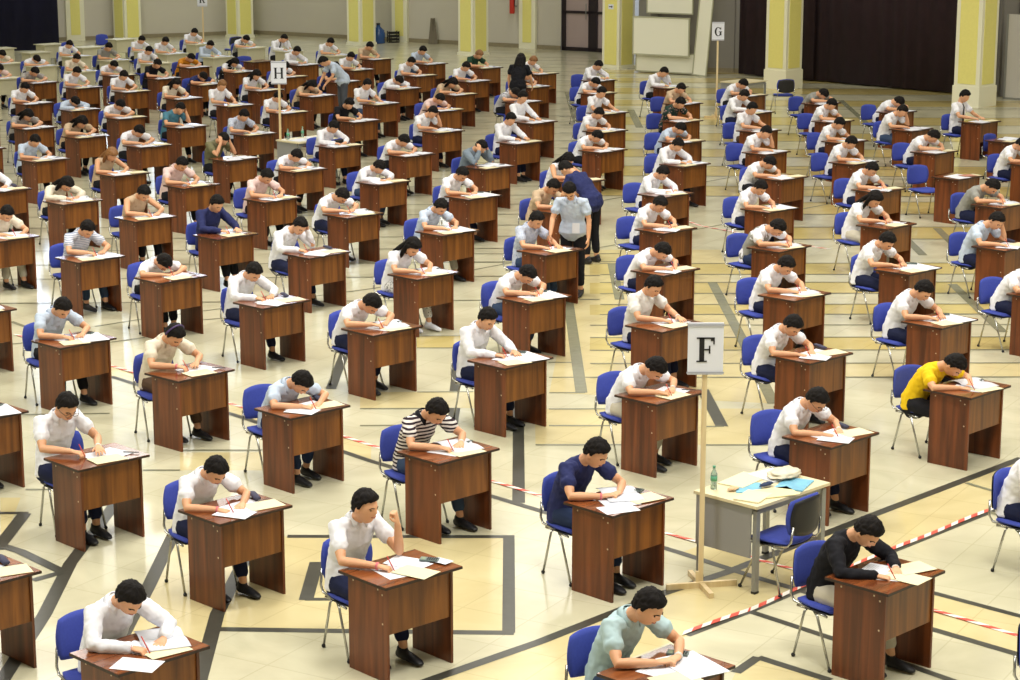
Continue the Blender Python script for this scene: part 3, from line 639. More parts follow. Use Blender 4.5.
# ------------------------------------------------------------------ people
def V(*a): return Vector(a)
SEAT_G = .80
def hand(mb, w, d, n, s, curl=.25, spread=1.0, sc=1.0):
    d = d.normalized(); n = (n - d * n.dot(d)).normalized(); s = s.normalized() * 1.0; s = (s - d * s.dot(d) - n * s.dot(n)).normalized()
    mb.loft([w, w + d * .03, w + d * .065, w + d * .09], [(.026, .019), (.036, .017), (.042, .015), (.038, .012)], ref=s, n=10)
    for off, L in ((-.032, .058), (-.011, .070), (.011, .076), (.032, .068)):
        p = w + d * .085 + s * off; dd = (d + s * off * 4 * spread).normalized(); pts = [p]; c = 0
        for k, fl in enumerate((.45, .32, .25)):
            c += curl * (1, 1.2, .9)[k]; dv = (dd * math.cos(c) - n * math.sin(c)); p = p + dv * L * fl; pts.append(p)
        mb.loft(pts, [.0092, .0088, .0080, .0072], ref=s, n=8)
    p = w + d * .025 + s * .026; dv = (d * .6 + s * .65 - n * .25 * (1 + curl)).normalized(); p2 = p + dv * .035; p3 = p2 + (d * .85 + s * .25 - n * .3 * curl).normalized() * .03
    mb.loft([p, p2, p3], [.0115, .0105, .0085], ref=n, n=8)
def head_frame(f, tilt=0):
    f = f.normalized(); u = V(0, 0, 1) - f * f.z
    if u.length < .05: u = V(0, 1, 0)
    u.normalize(); l = u.cross(f)
    if tilt: q = Matrix.Rotation(tilt, 3, f); u = q @ u; l = q @ l
    return Matrix(((l.x, -f.x, u.x), (l.y, -f.y, u.y), (l.z, -f.z, u.z)))  # columns: left, back(-f), up  -> local face direction is -y
def head_dir_r(d):
    x, y, z = d.x, -d.y, d.z      # y forward
    a, b, c = .079, .101, .120
    r = 1 / math.sqrt((x / a) ** 2 + (y / b) ** 2 + (z / c) ** 2)
    if z < 0: r *= 1 - .10 * min(1, abs(x) * 1.2) * min(1, -z * 1.6)
    g = lambda cx, cz, sx, sz: math.exp(-((x - cx) / sx) ** 2 - ((z - cz) / sz) ** 2) if y > 0 else 0
    r += .021 * g(0, -.12, .12, .16) + .006 * g(0, .22, .5, .10) - .008 * (g(.34, .06, .16, .12) + g(-.34, .06, .16, .12)) + .006 * g(0, -.50, .22, .10) + .008 * g(0, -.86, .25, .18)
    return r
def sphere_pts(nu=40, nv=26):
    vs_ = [V(0, 0, -1)]
    for i in range(1, nv):
        a = -math.pi / 2 + math.pi * i / nv
        for k in range(nu): b = 2 * math.pi * k / nu; vs_.append(V(math.cos(a) * math.cos(b), math.cos(a) * math.sin(b), math.sin(a)))
    vs_.append(V(0, 0, 1)); L = len(vs_) - 1; o = 1 + (nv - 2) * nu
    fs = [(0, 1 + (k + 1) % nu, 1 + k) for k in range(nu)]
    for i in range(nv - 2):
        for k in range(nu): fs.append((1 + i * nu + k, 1 + i * nu + (k + 1) % nu, 1 + (i + 1) * nu + (k + 1) % nu, 1 + (i + 1) * nu + k))
    fs += [(o + k, o + (k + 1) % nu, L) for k in range(nu)]
    return vs_, fs
SP = sphere_pts(); SPH = sphere_pts(72, 44)
def add_head(mb, H, M):
    mb.add([H + M @ (d * head_dir_r(d)) for d in SP[0]], SP[1])
    for sx in (-1, 1):
        mb.ball(H + M @ V(sx * .081, .010, -.008), (.013, .020, .033), M=M, u=8, w=7)
def make_hair(name, H, M, kind, N=None):
    vs_ = []
    for d in SPH[0]:
        x, y, z = d.x, -d.y, d.z
        ny = noise.noise(d * 9.0) * .05
        q_ = max(0, min(1, (y - .12) / .36)); q_ = q_ * q_ * (3 - 2 * q_); line = (-.04 + .5 * q_ + .17 * y if y > 0 else -.04 + .72 * y) + ny
        if kind == 'long' and y < .1: line = -1.2 + max(0, y) * 8
        h = z - line + .03 * math.sin(x * 17)
        t = max(0, min(1, (h + .01) / .11)); t = t * t * (3 - 2 * t)
        nz = noise.noise(d * 5.0) * .009 + noise.noise(V(d.x * 26, d.y * 9, d.z * 16)) * .006
        thick = (.011 + nz + .016 * max(0, z) + (.008 * max(0, y) if z > .4 else 0)) * t - .010 * (1 - t)
        if kind == 'long': thick += .008 * t
        vs_.append(H + M @ (d * (head_dir_r(d) + thick)))
    mb = MB().add(vs_, SPH[1])
    if kind == 'long' and N is not None:
        b = M @ V(0, 1, 0)
        back = N + V(0, .03, 0)
        for sx in (-.045, 0, .045):
            mb.loft([H + M @ V(sx, .07, .02), H + M @ V(sx * 1.3, .095, -.07), back + V(sx * 1.5, .055, .0), back + V(sx * 1.6, .085, -.13), back + V(sx * 1.4, .09, -.24)], [(.04, .03), (.045, .03), (.045, .026), (.036, .02), (.018, .012)], ref=(1, 0, 0), n=10)
        for sx in (-1, 1):
            mb.loft([H + M @ V(sx * .070, .02, .03), H + M @ V(sx * .088, .015, -.06), H + M @ V(sx * .085, .01, -.15) + V(0, 0, -.01), H + M @ V(sx * .08, 0, -.22) + V(0, .01, -.02)], [(.022, .04), (.022, .04), (.02, .034), (.01, .018)], ref=(0, 1, 0), n=10)
    return mb
def G(x, g, z): return V(x, g - SEAT_G, z)
# every pose: chest, neck base, head centre, face direction, shoulders dz, elbows, wrists (left, right), hand directions, hand curls
def pose(chest, N, H, f, eL, eR, wL, wR, dL, dR, cL=.25, cR=.75, nL=V(0, 0, 1), nR=V(0, 0, 1), sL=None, sR=None, pelvis=None, shdrop=.045, tilt=0, legs=None, shw=.178):
    return dict(locals())
P_ = {}
P_['write'] = pose(G(0, .71, .86), G(0, .635, .985), G(-.01, .47, 1.055), V(-.05, -.72, -.70), G(.30, .46, .79), G(-.29, .49, .79), G(.13, .30, .778), G(-.13, .29, .785), V(-.75, -.6, -.02), V(.42, -.85, -.08), .15, .8)
P_['low'] = pose(G(0, .67, .83), G(0, .575, .93), G(.01, .405, .975), V(.05, -.55, -.84), G(.335, .43, .79), G(-.31, .43, .79), G(.13, .27, .778), G(-.11, .24, .785), V(-.8, -.45, -.02), V(.5, -.8, -.08), .2, .8)
P_['upright'] = pose(G(0, .77, .87), G(0, .715, 1.02), G(0, .585, 1.115), V(-.05, -.85, -.53), G(.27, .54, .80), G(-.27, .56, .80), G(.13, .32, .79), G(-.11, .35, .785), V(-.4, -.9, -.05), V(.45, -.85, -.08), .2, .8)
P_['fist'] = pose(G(.01, .765, .875), G(.01, .705, 1.03), G(.01, .60, 1.14), V(.18, -.97, -.12), G(.20, .44, .795), G(-.27, .53, .80), G(.145, .39, 1.03), G(-.12, .30, .785), V(-.15, .1, 1), V(.5, -.8, -.1), 1.25, .9, nL=V(.6, -.8, 0), sL=V(-.8, -.5, .0))
P_['erect'] = pose(G(0, .80, .88), G(0, .765, 1.05), G(0, .67, 1.19), V(-.02, -.88, -.47), G(.26, .60, .82), G(-.26, .60, .82), G(.13, .38, .79), G(-.10, .38, .785), V(-.4, -.9, -.05), V(.45, -.85, -.08), .2, .8)
P_['join'] = pose(G(0, .72, .87), G(0, .645, 1.0), G(.01, .50, 1.09), V(.12, -.86, -.5), G(.29, .46, .79), G(-.29, .49, .79), G(.085, .30, .785), G(-.10, .33, .785), V(-.9, -.15, .05), V(.9, -.35, .05), .6, .5)
P_['headhand'] = pose(G(0, .71, .86), G(0, .635, .985), G(.05, .475, 1.06), V(-.15, -.75, -.62), G(.24, .44, .79), G(-.29, .48, .79), G(.165, .45, 1.005), G(-.13, .28, .785), V(-.25, -.02, 1), V(.42, -.85, -.08), .35, .8, nL=V(.95, -.1, .2), sL=V(0, -1, 0), tilt=-.18)
P_['bothhands'] = pose(G(0, .71, .86), G(0, .635, .985), G(0, .465, 1.045), V(0, -.66, -.74), G(.20, .40, .79), G(-.20, .40, .79), G(.105, .40, .99), G(-.105, .40, .99), V(-.12, .12, 1), V(.12, .12, 1), .4, .4, nL=V(.7, -.7, .1), nR=V(-.7, -.7, .1), sL=V(.5, .8, 0), sR=V(-.5, .8, 0))
P_['down'] = pose(G(0, .65, .80), G(0, .55, .89), G(0, .395, .915), V(0, -.33, -.94), G(.33, .40, .79), G(-.33, .40, .79), G(.12, .25, .782), G(-.12, .25, .785), V(-.95, -.2, 0), V(.8, -.6, -.05), .2, .7)
LEGS = dict(a=((.12, .42, .30), (-.12, .44, .40)), b=((.10, .40, .46), (-.13, .41, .33)), c=((.09, .40, .33), (-.09, .38, .28)))
for i, k in enumerate(P_): P_[k]['legs'] = LEGS['abc'[i % 3]]
def stand(N, H, f, eL, eR, wL, wR, dL, dR, chest, **kw):
    d = pose(chest, N, H, f, eL, eR, wL, wR, dL, dR, **kw); d['stand'] = True; return d
# standing people, feet at the origin, facing -y
P_['stand_look'] = stand(V(0, -.01, 1.45), V(0, -.07, 1.60), V(.1, -.75, -.62), V(.27, .0, 1.16), V(-.27, .0, 1.16), V(.27, -.07, .92), V(-.28, -.08, .92), V(.0, -.15, -1), V(.0, -.2, -1), V(0, .02, 1.27), cL=.3, cR=.3, nL=V(1, 0, 0), nR=V(-1, 0, 0), sL=V(0, -1, 0), sR=V(0, -1, 0))
P_['stand_lean'] = stand(V(0, -.13, 1.36), V(0, -.25, 1.49), V(.1, -.60, -.78), V(.245, -.12, 1.08), V(-.245, -.18, 1.09), V(.25, -.18, .84), V(-.24, -.34, .90), V(.0, -.15, -1), V(.0, -.5, -.85), V(0, -.05, 1.18), cL=.3, cR=.3, nL=V(1, 0, 0), nR=V(-1, 0, .3), sL=V(0, -1, 0), sR=V(0, -1, 0))
P_['stand_bend'] = stand(V(0, -.30, 1.30), V(0, -.46, 1.36), V(0, -.6, -.8), V(.22, -.35, 1.03), V(-.22, -.38, 1.03), V(.12, -.48, .86), V(-.12, -.52, .86), V(0, -.6, -.8), V(0, -.6, -.8), V(0, -.16, 1.16), cL=.3, cR=.3, nL=V(0, -1, .5), nR=V(0, -1, .5), sL=V(-1, 0, 0), sR=V(1, 0, 0))
BODY = {}
def sh(P, sx): return P['N'] + V(sx * P['shw'], .012, -P['shdrop'])
def torso_path(P):
    st = P.get('stand'); pel = V(0, 0, .93) if st else G(0, .83, .52)
    N = P['N']; C = P['chest']; mid = pel.lerp(C, .5) + V(0, .035 if not st else .02, 0)
    return pel, mid, C, N
def build_pose(key, P, voxel=.0062):
    st = P.get('stand'); pel, mid, C, N = torso_path(P); H = P['H']; M = head_frame(P['f'], P['tilt'])
    shL, shR = sh(P, 1), sh(P, -1)
    up = (N - C).normalized()
    b = MB()
    b.loft([pel - V(0, 0, .05), pel + V(0, 0, .03), mid, C, N - up * .05, N - up * .01], [(.150, .105), (.150, .105), (.132, .09), (.152, .098), (.140, .078), (.066, .058)], n=20)
    jaw = H + M @ V(0, .035, -.07)
    b.loft([N - up * .02, N.lerp(jaw, .45), jaw], [(.062, .06), (.052, .054), (.052, .052)], n=12)
    add_head(b, H, M)
    for s, sp, e, w, d, c, n, t in ((1, shL, P['eL'], P['wL'], P['dL'], P['cL'], P['nL'], P['sL'] or V(-1, 0, 0)), (-1, shR, P['eR'], P['wR'], P['dR'], P['cR'], P['nR'], P['sR'] or V(1, 0, 0))):
        b.loft([sp + V(-s * .07, 0, .0), sp, sp.lerp(e, .35), sp.lerp(e, .8), e, e.lerp(w, .3), e.lerp(w, .75), w], [.05, .052, .046, .040, .037, .037, .029, .024], ref=(0, 0, 1), n=12)
        hand(b, w, d, n, t, c)
    if st:
        hips = [(V(s * .085, 0, .92), V(s * .10, -.02, .50), V(s * .11, .02, .09)) for s in (1, -1)]
    else:
        hips = [(G(s * .085, .80, .52), G(l[0], l[1] - .02, .485), G(l[0] * .95, l[2], .10)) for s, l in zip((1, -1), P['legs'])]
    for h, k, a in hips: b.loft([h, h.lerp(k, .5), k, k.lerp(a, .35), a], [.078, .068, .052, .05, .034], ref=(1, 0, 0), n=12)
    r = {}
    r['body'] = remeshed('body', b, voxel, [M_skin], 2)
    # shirts
    for long_ in (0, 1, 2):
        s_ = MB(); e_ = .03 if st else 0
        s_.loft([pel - V(0, 0, .04), pel + V(0, 0, .05), mid, C, N - up * .045, N - up * .012], [(.172 + e_, .132 + e_), (.166 + e_ * .5, .126 + e_ * .5), (.152, .110), (.176, .118), (.158, .094), (.078, .070)], n=22)
        if long_ < 2:
            for s, sp, e, w in ((1, shL, P['eL'], P['wL']), (-1, shR, P['eR'], P['wR'])):
                if long_: s_.loft([sp + V(-s * .08, 0, 0), sp + V(0, 0, .004), sp.lerp(e, .5), e, e.lerp(w, .4), e.lerp(w, .93)], [.066, .066, .060, .053, .047, .036], ref=(0, 0, 1), n=12)
                else: s_.loft([sp + V(-s * .08, 0, 0), sp + V(0, 0, .004), sp.lerp(e, .3), sp.lerp(e, .54)], [.066, .064, .060, .066], ref=(0, 0, 1), n=12, cap=True)
        else:
            for s, sp in ((1, shL), (-1, shR)): s_.loft([sp + V(-s * .09, 0, 0), sp + V(-s * .03, 0, 0)], [.064, .058], ref=(0, 0, 1), n=12)
        r['shirt%d' % long_] = remeshed('shirt', s_, .0085, [M_white], 3, .022, .06)
    # collar: band round the neck, open at the throat
    cl = MB(); f2 = V(0, -1, 0); ctr = N + up * .012; n = 18; vs_ = []
    ax = up; la = V(1, 0, 0); fb_ = ax.cross(la); 
    if fb_.y > 0: fb_ = -fb_
    for i in range(n + 1):
        a = R_(25) + R_(310) * i / n
        dirv = fb_ * math.cos(a) + la * math.sin(a)
        for rr, hh in ((.060, .024), (.066, .026), (.090, -.018), (.084, -.020)):
            k = 1 + .1 * max(0, math.cos(a)); vs_.append(ctr + dirv * rr * k + ax * (hh - .03 * max(0, math.cos(a))))
    fs = [(0, 1, 2, 3), (n * 4 + 3, n * 4 + 2, n * 4 + 1, n * 4)]
    for i in range(n):
        for j in range(4): fs.append((i * 4 + j, i * 4 + 4 + j, i * 4 + 4 + (j + 1) % 4, i * 4 + (j + 1) % 4))
    cl.add(vs_, fs); r['collar'] = cl.mesh('collar', [M_white], True)
    # trousers
    t = MB()
    t.loft([pel - V(0, 0, .07), pel - V(0, 0, .01), pel + V(0, 0, .07)], [(.165, .125), (.170, .135), (.150, .120)], n=18)
    for h, k, a in hips: t.loft([h, h.lerp(k, .5), k, k.lerp(a, .3), k.lerp(a, .8)], [.095, .083, .069, .064, .052], ref=(1, 0, 0), n=12)
    r['trousers'] = remeshed('trousers', t, .0095, [M_white], 4, .015, .1)
    r['shoes'] = []
    for h, k, a in hips:
        q = MB(); a0 = V(a.x, a.y, 0)
        q.loft([a0 + V(0, .05, .045), a0 + V(0, .0, .05), a0 + V(0, -.09, .042), a0 + V(0, -.17, .03), a0 + V(0, -.205, .024)], [(.036, .038), (.041, .045), (.044, .035), (.042, .024), (.028, .016)], n=12)
        q.loft([a0 + V(0, .01, .05), a0 + V(0, .015, .10)], [(.042, .05), (.04, .045)], n=12)
        r['shoes'].append(remeshed('shoe', q, .008, [M_black], 2))
    for hk in ('short', 'long'): r['hair_' + hk] = remeshed('hair', make_hair('hair', H, M, hk, N), .0065, [M_hair], 1, .006, .03) if hk == 'long' else make_hair('hair', H, M, hk).mesh('hair', [M_hair], True)
    r['eyes'] = []; r['brows'] = []
    for sx in (-1, 1):
        d = V(sx * .34, -.93, .05).normalized(); r['eyes'].append(MB().ball(H + M @ (d * (head_dir_r(d) - .001)), (.013, .006, .0055), M=M, u=8, w=6).mesh('eye', [M_eye], True))
        pts = [V(sx * q, -.93, zz).normalized() for q, zz in ((.14, .19), (.34, .24), (.56, .17))]
        r['brows'].append(MB().tube([H + M @ (p * (head_dir_r(p) + .002)) for p in pts], .0030, 6).mesh('eyebrow', [M_hair], True))
    pts = [V(q, -.86, -.50 + zz).normalized() for q, zz in ((-.24, 0), (0, -.01), (.24, 0))]
    r['mouth'] = MB().tube([H + M @ (p * (head_dir_r(p) + .001)) for p in pts], .0048, 6).mesh('mouth', [M_lips], True)
    g = MB()
    for sx in (-1, 1):
        c0 = H + M @ V(sx * .036, -.113, .004); ring = [c0 + M @ V(.026 * math.cos(2 * math.pi * k / 12), 0, .019 * math.sin(2 * math.pi * k / 12)) for k in range(13)]
        g.tube(ring, .0022, 5); g.tube([c0 + M @ V(sx * .026, 0, .005), H + M @ V(sx * .086, -.06, .01), H + M @ V(sx * .086, .01, .005)], .002, 5)
    g.tube([H + M @ V(-.009, -.116, .008), H + M @ V(.009, -.116, .008)], .002, 5)
    r['glasses'] = g.mesh('glasses', [M_ink], True)
    hb = MB(); ring = [H + M @ V(.100 * math.sin(a), .02, .142 * math.cos(a)) for a in [R_(-80 + 160 * k / 14) for k in range(15)]]
    hb.loft(ring, [(.010, .012)] * 15, ref=M @ V(0, 1, 0), n=8); r['headband'] = hb.mesh('headband', [mat('purple_band', srgb(80, 60, 110), .6)], True)
    wr = MB(); w = P['wR']; d = P['dR'].normalized(); a_ = (w - P['eR']).normalized(); wr.loft([w - a_ * .012, w + a_ * .004], [.0285, .0285], ref=(0, 0, 1), n=12, cap=False); r['band'] = wr.mesh('wristband', [mat('pink_band', srgb(225, 120, 130), .5)], True)
    wr = MB(); w = P['wL']; a_ = (w - P['eL']).normalized(); wr.loft([w - a_ * .014, w + a_ * .002], [.029, .029], ref=(0, 0, 1), n=12, cap=False); r['bandL'] = wr.mesh('wristband', [mat('white_band', srgb(228, 224, 216), .5)], True)
    ti = MB(); dn = (C - N).normalized(); fw = V(0, -1, 0); q0 = N + fw * .085 + V(0, 0, -.03)
    ti.loft([q0 + V(0, .02, .02), q0 + dn * .05 + fw * .028, q0 + dn * .14 + fw * .03, pel.lerp(C, .35) + fw * .145, pel.lerp(C, .28) + fw * .145], [(.014, .006), (.018, .005), (.024, .005), (.032, .005), (.012, .004)], ref=(1, 0, 0), n=8); r['tie'] = ti.mesh('tie', [M_ink], True)
    vm = MB(); vm.loft([pel + V(0, 0, .0), mid, C, N - up * .05, N - up * .025], [(.174, .136), (.160, .118), (.184, .126), (.150, .102), (.10, .080)], n=22)
    r['vest'] = remeshed('vest', vm, .009, [M_white], 3, .016, .085)
    # pen in the right hand
    wpt = P['wR'] + P['dR'].normalized() * .10
    r['pen'] = MB().tube([wpt + V(.02, -.02, -.018), wpt + V(-.005, .035, .09)], .0042, 6).mesh('pen', [M_red], True)
    BODY[key] = r
for k_, p_ in P_.items(): build_pose(k_, p_)
SHIRTDESC = dict(w='white', w2='white', o='cream', lb='light blue', te='pale teal', nv='navy blue', bk='black', ye='bright yellow', ol='olive green', gr='grey', gs='grey blue', pk='pale pink', gn='dark green', orr='orange',
                 bg='beige', tt='teal', st='black and white striped', st2='white and blue striped', ck='blue checked', fl='dark flowered', grs='grey patterned', wg='white', bstr='navy and white striped')
def person(root_loc, rz, col, sleeve, ps, hair, trou, extras, label, near, shoe='k', sc=1.0, group=None):
    B = BODY[ps]; r = empty('person', root_loc, rz); r.scale = (sc, sc, sc)
    def ad(nm, me, m=None):
        o = obj(nm, me, r)
        if m is not None:
            o.material_slots[0].link = 'OBJECT'; o.material_slots[0].material = m
        return o
    ad('body', B['body'])
    ad('shirt', B['shirt%d' % dict(S=0, L=1, N=2)[sleeve]], cloth(col))
    hm = dict(s=None, l=None, h=None, r=M_hairr, b=M_hairb, q=M_hairr)[hair]
    ad('hair', B['hair_long' if hair in 'lq' else 'hair_short'], hm)
    if near or ps.startswith('stand') or True: ad('trousers', B['trousers'], cloth(trou))
    for s_ in B['shoes']: ad('shoe', s_, None if shoe == 'k' else cloth('w'))
    if col not in ('ye', 'nv', 'bg', 'fl', 'bk', 'gr', 'gs', 'ol') and near and hair not in 'lq' and 'T' not in extras: ad('collar', B['collar'], cloth(col if col not in ('st',) else 'bk'))
    if near:
        for e in B['eyes']: ad('eye', e)
        for e in B['brows']: ad('eyebrow', e)
        ad('mouth', B['mouth'])
    if 'g' in extras: ad('glasses', B['glasses'])
    if 'h' in extras: ad('headband', B['headband'])
    if 'b' in extras: ad('wristband', B['band'])
    if 'c' in extras: ad('wristband', B['bandL'])
    if 't' in extras: ad('tie', B['tie'])
    if 'v' in extras: ad('vest', B['vest'], cloth('gr'))
    if 'V' in extras: ad('vest', B['vest'], cloth('bk'))
    tag(r, label, 'person', group); return r
# ------------------------------------------------------------------ who sits where
# desk: shirt, sleeve, pose, hair, trousers, extras, action words
PEOPLE = dict(
d1=('w','S','fist','s','tnv','b','with left fist raised beside the cheek'), d2=('w','L','write','s','tnv','b','writing in the bottom left corner'),
d4=('te','S','join','s','tje','c','hands joined at the bottom edge'), d5=('bk','L','write','s','tcr','c','writing'), d6=('w','S','write','s','tnv','b','writing'),
d7=('st','S','low','s','tje','c','bent over the desk'), d8=('nv','S','join','s','tdn','b','looking up from the papers'), d9=('w','S','upright','s','tnv','gc','writing with glasses'),
d10=('lb','S','low','s','tdn','',''), d11=('w','L','upright','s','tnv','',''), d12=('w','S','low','s','tcr','c',''), d13=('w','S','low','s','tnv','gc',''), d14=('lb','S','write','s','tbk','',''),
d15=('w','S','write','s','tnv','',''), d16=('o','S','write','s','tcr','',''), d17=('o','S','write','s','tbr','hb','with purple headband'), d18=('w','L','upright','s','tnv','',''), d19=('w','S','low','s','tnv','',''),
d20=('w','S','low','l','dot','',''), d21=('w','S','write','s','tje','c',''), d22=('w2','S','write','s','tnv','Tc',''), d23=('w','S','low','s','tnv','',''), d24=('ye','S','low','s','tbk','',''),
d25=('w','S','low','s','tnv','',''), d26=('w','S','write','s','tnv','',''), d27=('w','S','low','s','tnv','',''), d28=('w','S','low','s','tnv','',''), d31=('w','S','write','s','tnv','',''),
d32=('lb','S','headhand','s','tnv','',''), d33=('w','S','low','s','tdn','v','in a grey vest near the middle'), d34=('ck','S','low','s','tje','',''), d35=('w','S','write','s','tnv','',''), d36=('w','L','low','s','tnv','',''),
d37=('w','L','low','s','tnv','',''), d38=('lb','S','low','s','tnv','',''), d39=('fl','S','low','s','tbk','',''), d40=('bg','S','low','s','tbk','',''), d41=('w','L','headhand','s','tbk','',''),
d42=('w','L','write','s','tbk','',''), d43=('w','S','write','s','tbk','',''), d44=('w','S','low','s','tbk','',''), d45=('w','S','low','s','tbk','',''), d46=('w','S','low','s','tbk','',''),
d47=('w','N','low','l','tbk','','with long black hair'), d48=('bg','S','low','s','tbk','',''), d49=('w','L','write','s','tnv','',''), d50=('gs','L','bothhands','s','tje','','holding the head in both hands'),
d51=('w','S','write','s','tnv','',''), d52=('w','L','write','s','tnv','',''), d53=('gn','S','low','r','tje','',''), d54=('w','S','low','s','tbk','',''), d55=('bg','S','low','l','tbk','',''), d56=('pk','S','low','s','tbk','',''),
d57=('w','S','low','r','tbk','',''), d58=('w','S','low','s','tbk','',''), d59=('bstr','S','down','s','tbk','',''),
d61=('w','S','low','s','tbk','',''), d62=('w','L','write','s','tbk','',''), d63=('w','S','low','s','tbk','',''), d64=('bg','S','low','s','tbk','',''), d65=('bg','S','low','l','tbk','',''), d67=('nv','S','write','s','tbk','',''),
d68=('w','S','upright','s','tje','',''), d69=('w','L','down','s','tbk','',''), d70=('w','S','low','s','tbk','',''), d71=('lb','S','low','s','tje','',''), d72=('w','S','headhand','s','tnv','',''), d73=('bk','S','low','s','tbk','',''),
d74=('w','L','write','s','tnv','',''), d75=('w','S','low','s','tbk','',''), d76=('w','L','low','s','tje','',''), d78=('w','S','low','s','tnv','',''), d79=('lb','S','write','s','tcr','',''), d80=('w','L','headhand','s','tnv','',''),
d81=('ol','S','bothhands','s','tbk','','resting the chin on both hands'), d82=('ck','S','low','s','tbk','',''), d83=('tt','S','headhand','s','tbk','',''), d84=('pk','S','write','s','tbk','',''), d85=('pk','S','low','s','tbk','',''),
d86=('w','S','low','s','tbk','',''), d87=('w','S','low','s','tbk','',''), d88=('w','S','write','s','tbk','',''), d90=('grs','S','low','l','tbk','',''), d91=('bg','S','low','l','tbk','',''), d92=('lb','S','write','s','tbk','',''),
d93=('bg','N','write','q','tbk','','with long brown hair'), d94=('w','L','write','s','tbk','',''), d95=('o','L','write','l','tbk','',''), d99=('o','S','low','s','tcr','',''), d100=('st2','S','low','s','tje','',''), d101=('bg','N','low','s','tbk','',''),
d102=('nv','L','write','s','tbk','',''), d103=('w','S','down','s','tbk','',''), d106=('bk','S','low','s','tbk','',''), d107=('orr','S','low','s','tbk','',''), d108=('w','S','write','s','tbk','',''), d109=('w','S','write','s','tbk','',''),
d110=('lb','L','write','s','tbk','',''), d111=('w','S','low','s','tbk','v','in a grey vest at a back left cream desk'), d112=('w','L','headhand','s','tbk','t',''), d113=('w','S','low','l','tbk','V','in a black vest'), d114=('nv','S','down','s','tbk','',''),
d115=('w','S','upright','r','tbk','',''), d116=('w','S','low','l','tbk','',''), d117=('o','S','low','l','tbk','',''), d118=('w','S','low','s','tbk','',''), d123=('w','S','low','s','tbk','',''), d124=('w','L','low','s','tnv','',''),
d125=('w','S','low','s','tbr','',''), d126=('w','S','headhand','s','tbk','',''), d127=('w','S','low','s','tbk','',''), d128=('w','S','low','s','tnv','',''), d130=('gr','S','down','s','tbk','',''), d131=('w','S','low','s','tnv','',''),
d132=('w','S','low','s','tnv','',''), d133=('w','S','low','s','tnv','',''), d134=('w','S','write','s','tnv','',''), d135=('w','S','write','l','tcr','','with long black hair'), d137=('w','S','down','s','tnv','',''), d138=('w','S','headhand','s','tje','',''),
d139=('w','S','low','s','tnv','',''), d140=('w','S','upright','s','tnv','t','wearing a black tie'), d142=('gr','S','low','s','tnv','',''), d145=('w','S','write','s','tnv','',''),
b1=('o','S','low','s','tbk','',''), b3=('pk','S','low','s','tbk','',''), b4=('w','S','down','s','tbk','',''), b7=('w','S','low','s','tbk','',''), b8=('o','S','low','s','tbk','',''), b10=('gr','S','low','s','tbk','',''), b12=('w','S','low','s','tbk','',''),
b13=('w','S','low','s','tbk','',''), n1=('grs','S','low','s','tbk','',''), n2=('w','S','write','s','tbk','',''), n3=('w','S','write','s','tbk','',''), n4=('lb','L','down','s','tbk','',''), n5=('w','S','low','s','tbk','',''), n6=('w','S','write','s','tbk','',''), n7=('w','S','low','s','tbk','',''))
CREAM = {'b1','b2','b3','b4','b5','b6','b7','b8','b9','b10','b11','b12','b13','d61','d108','d109','d110','d111','d112'}
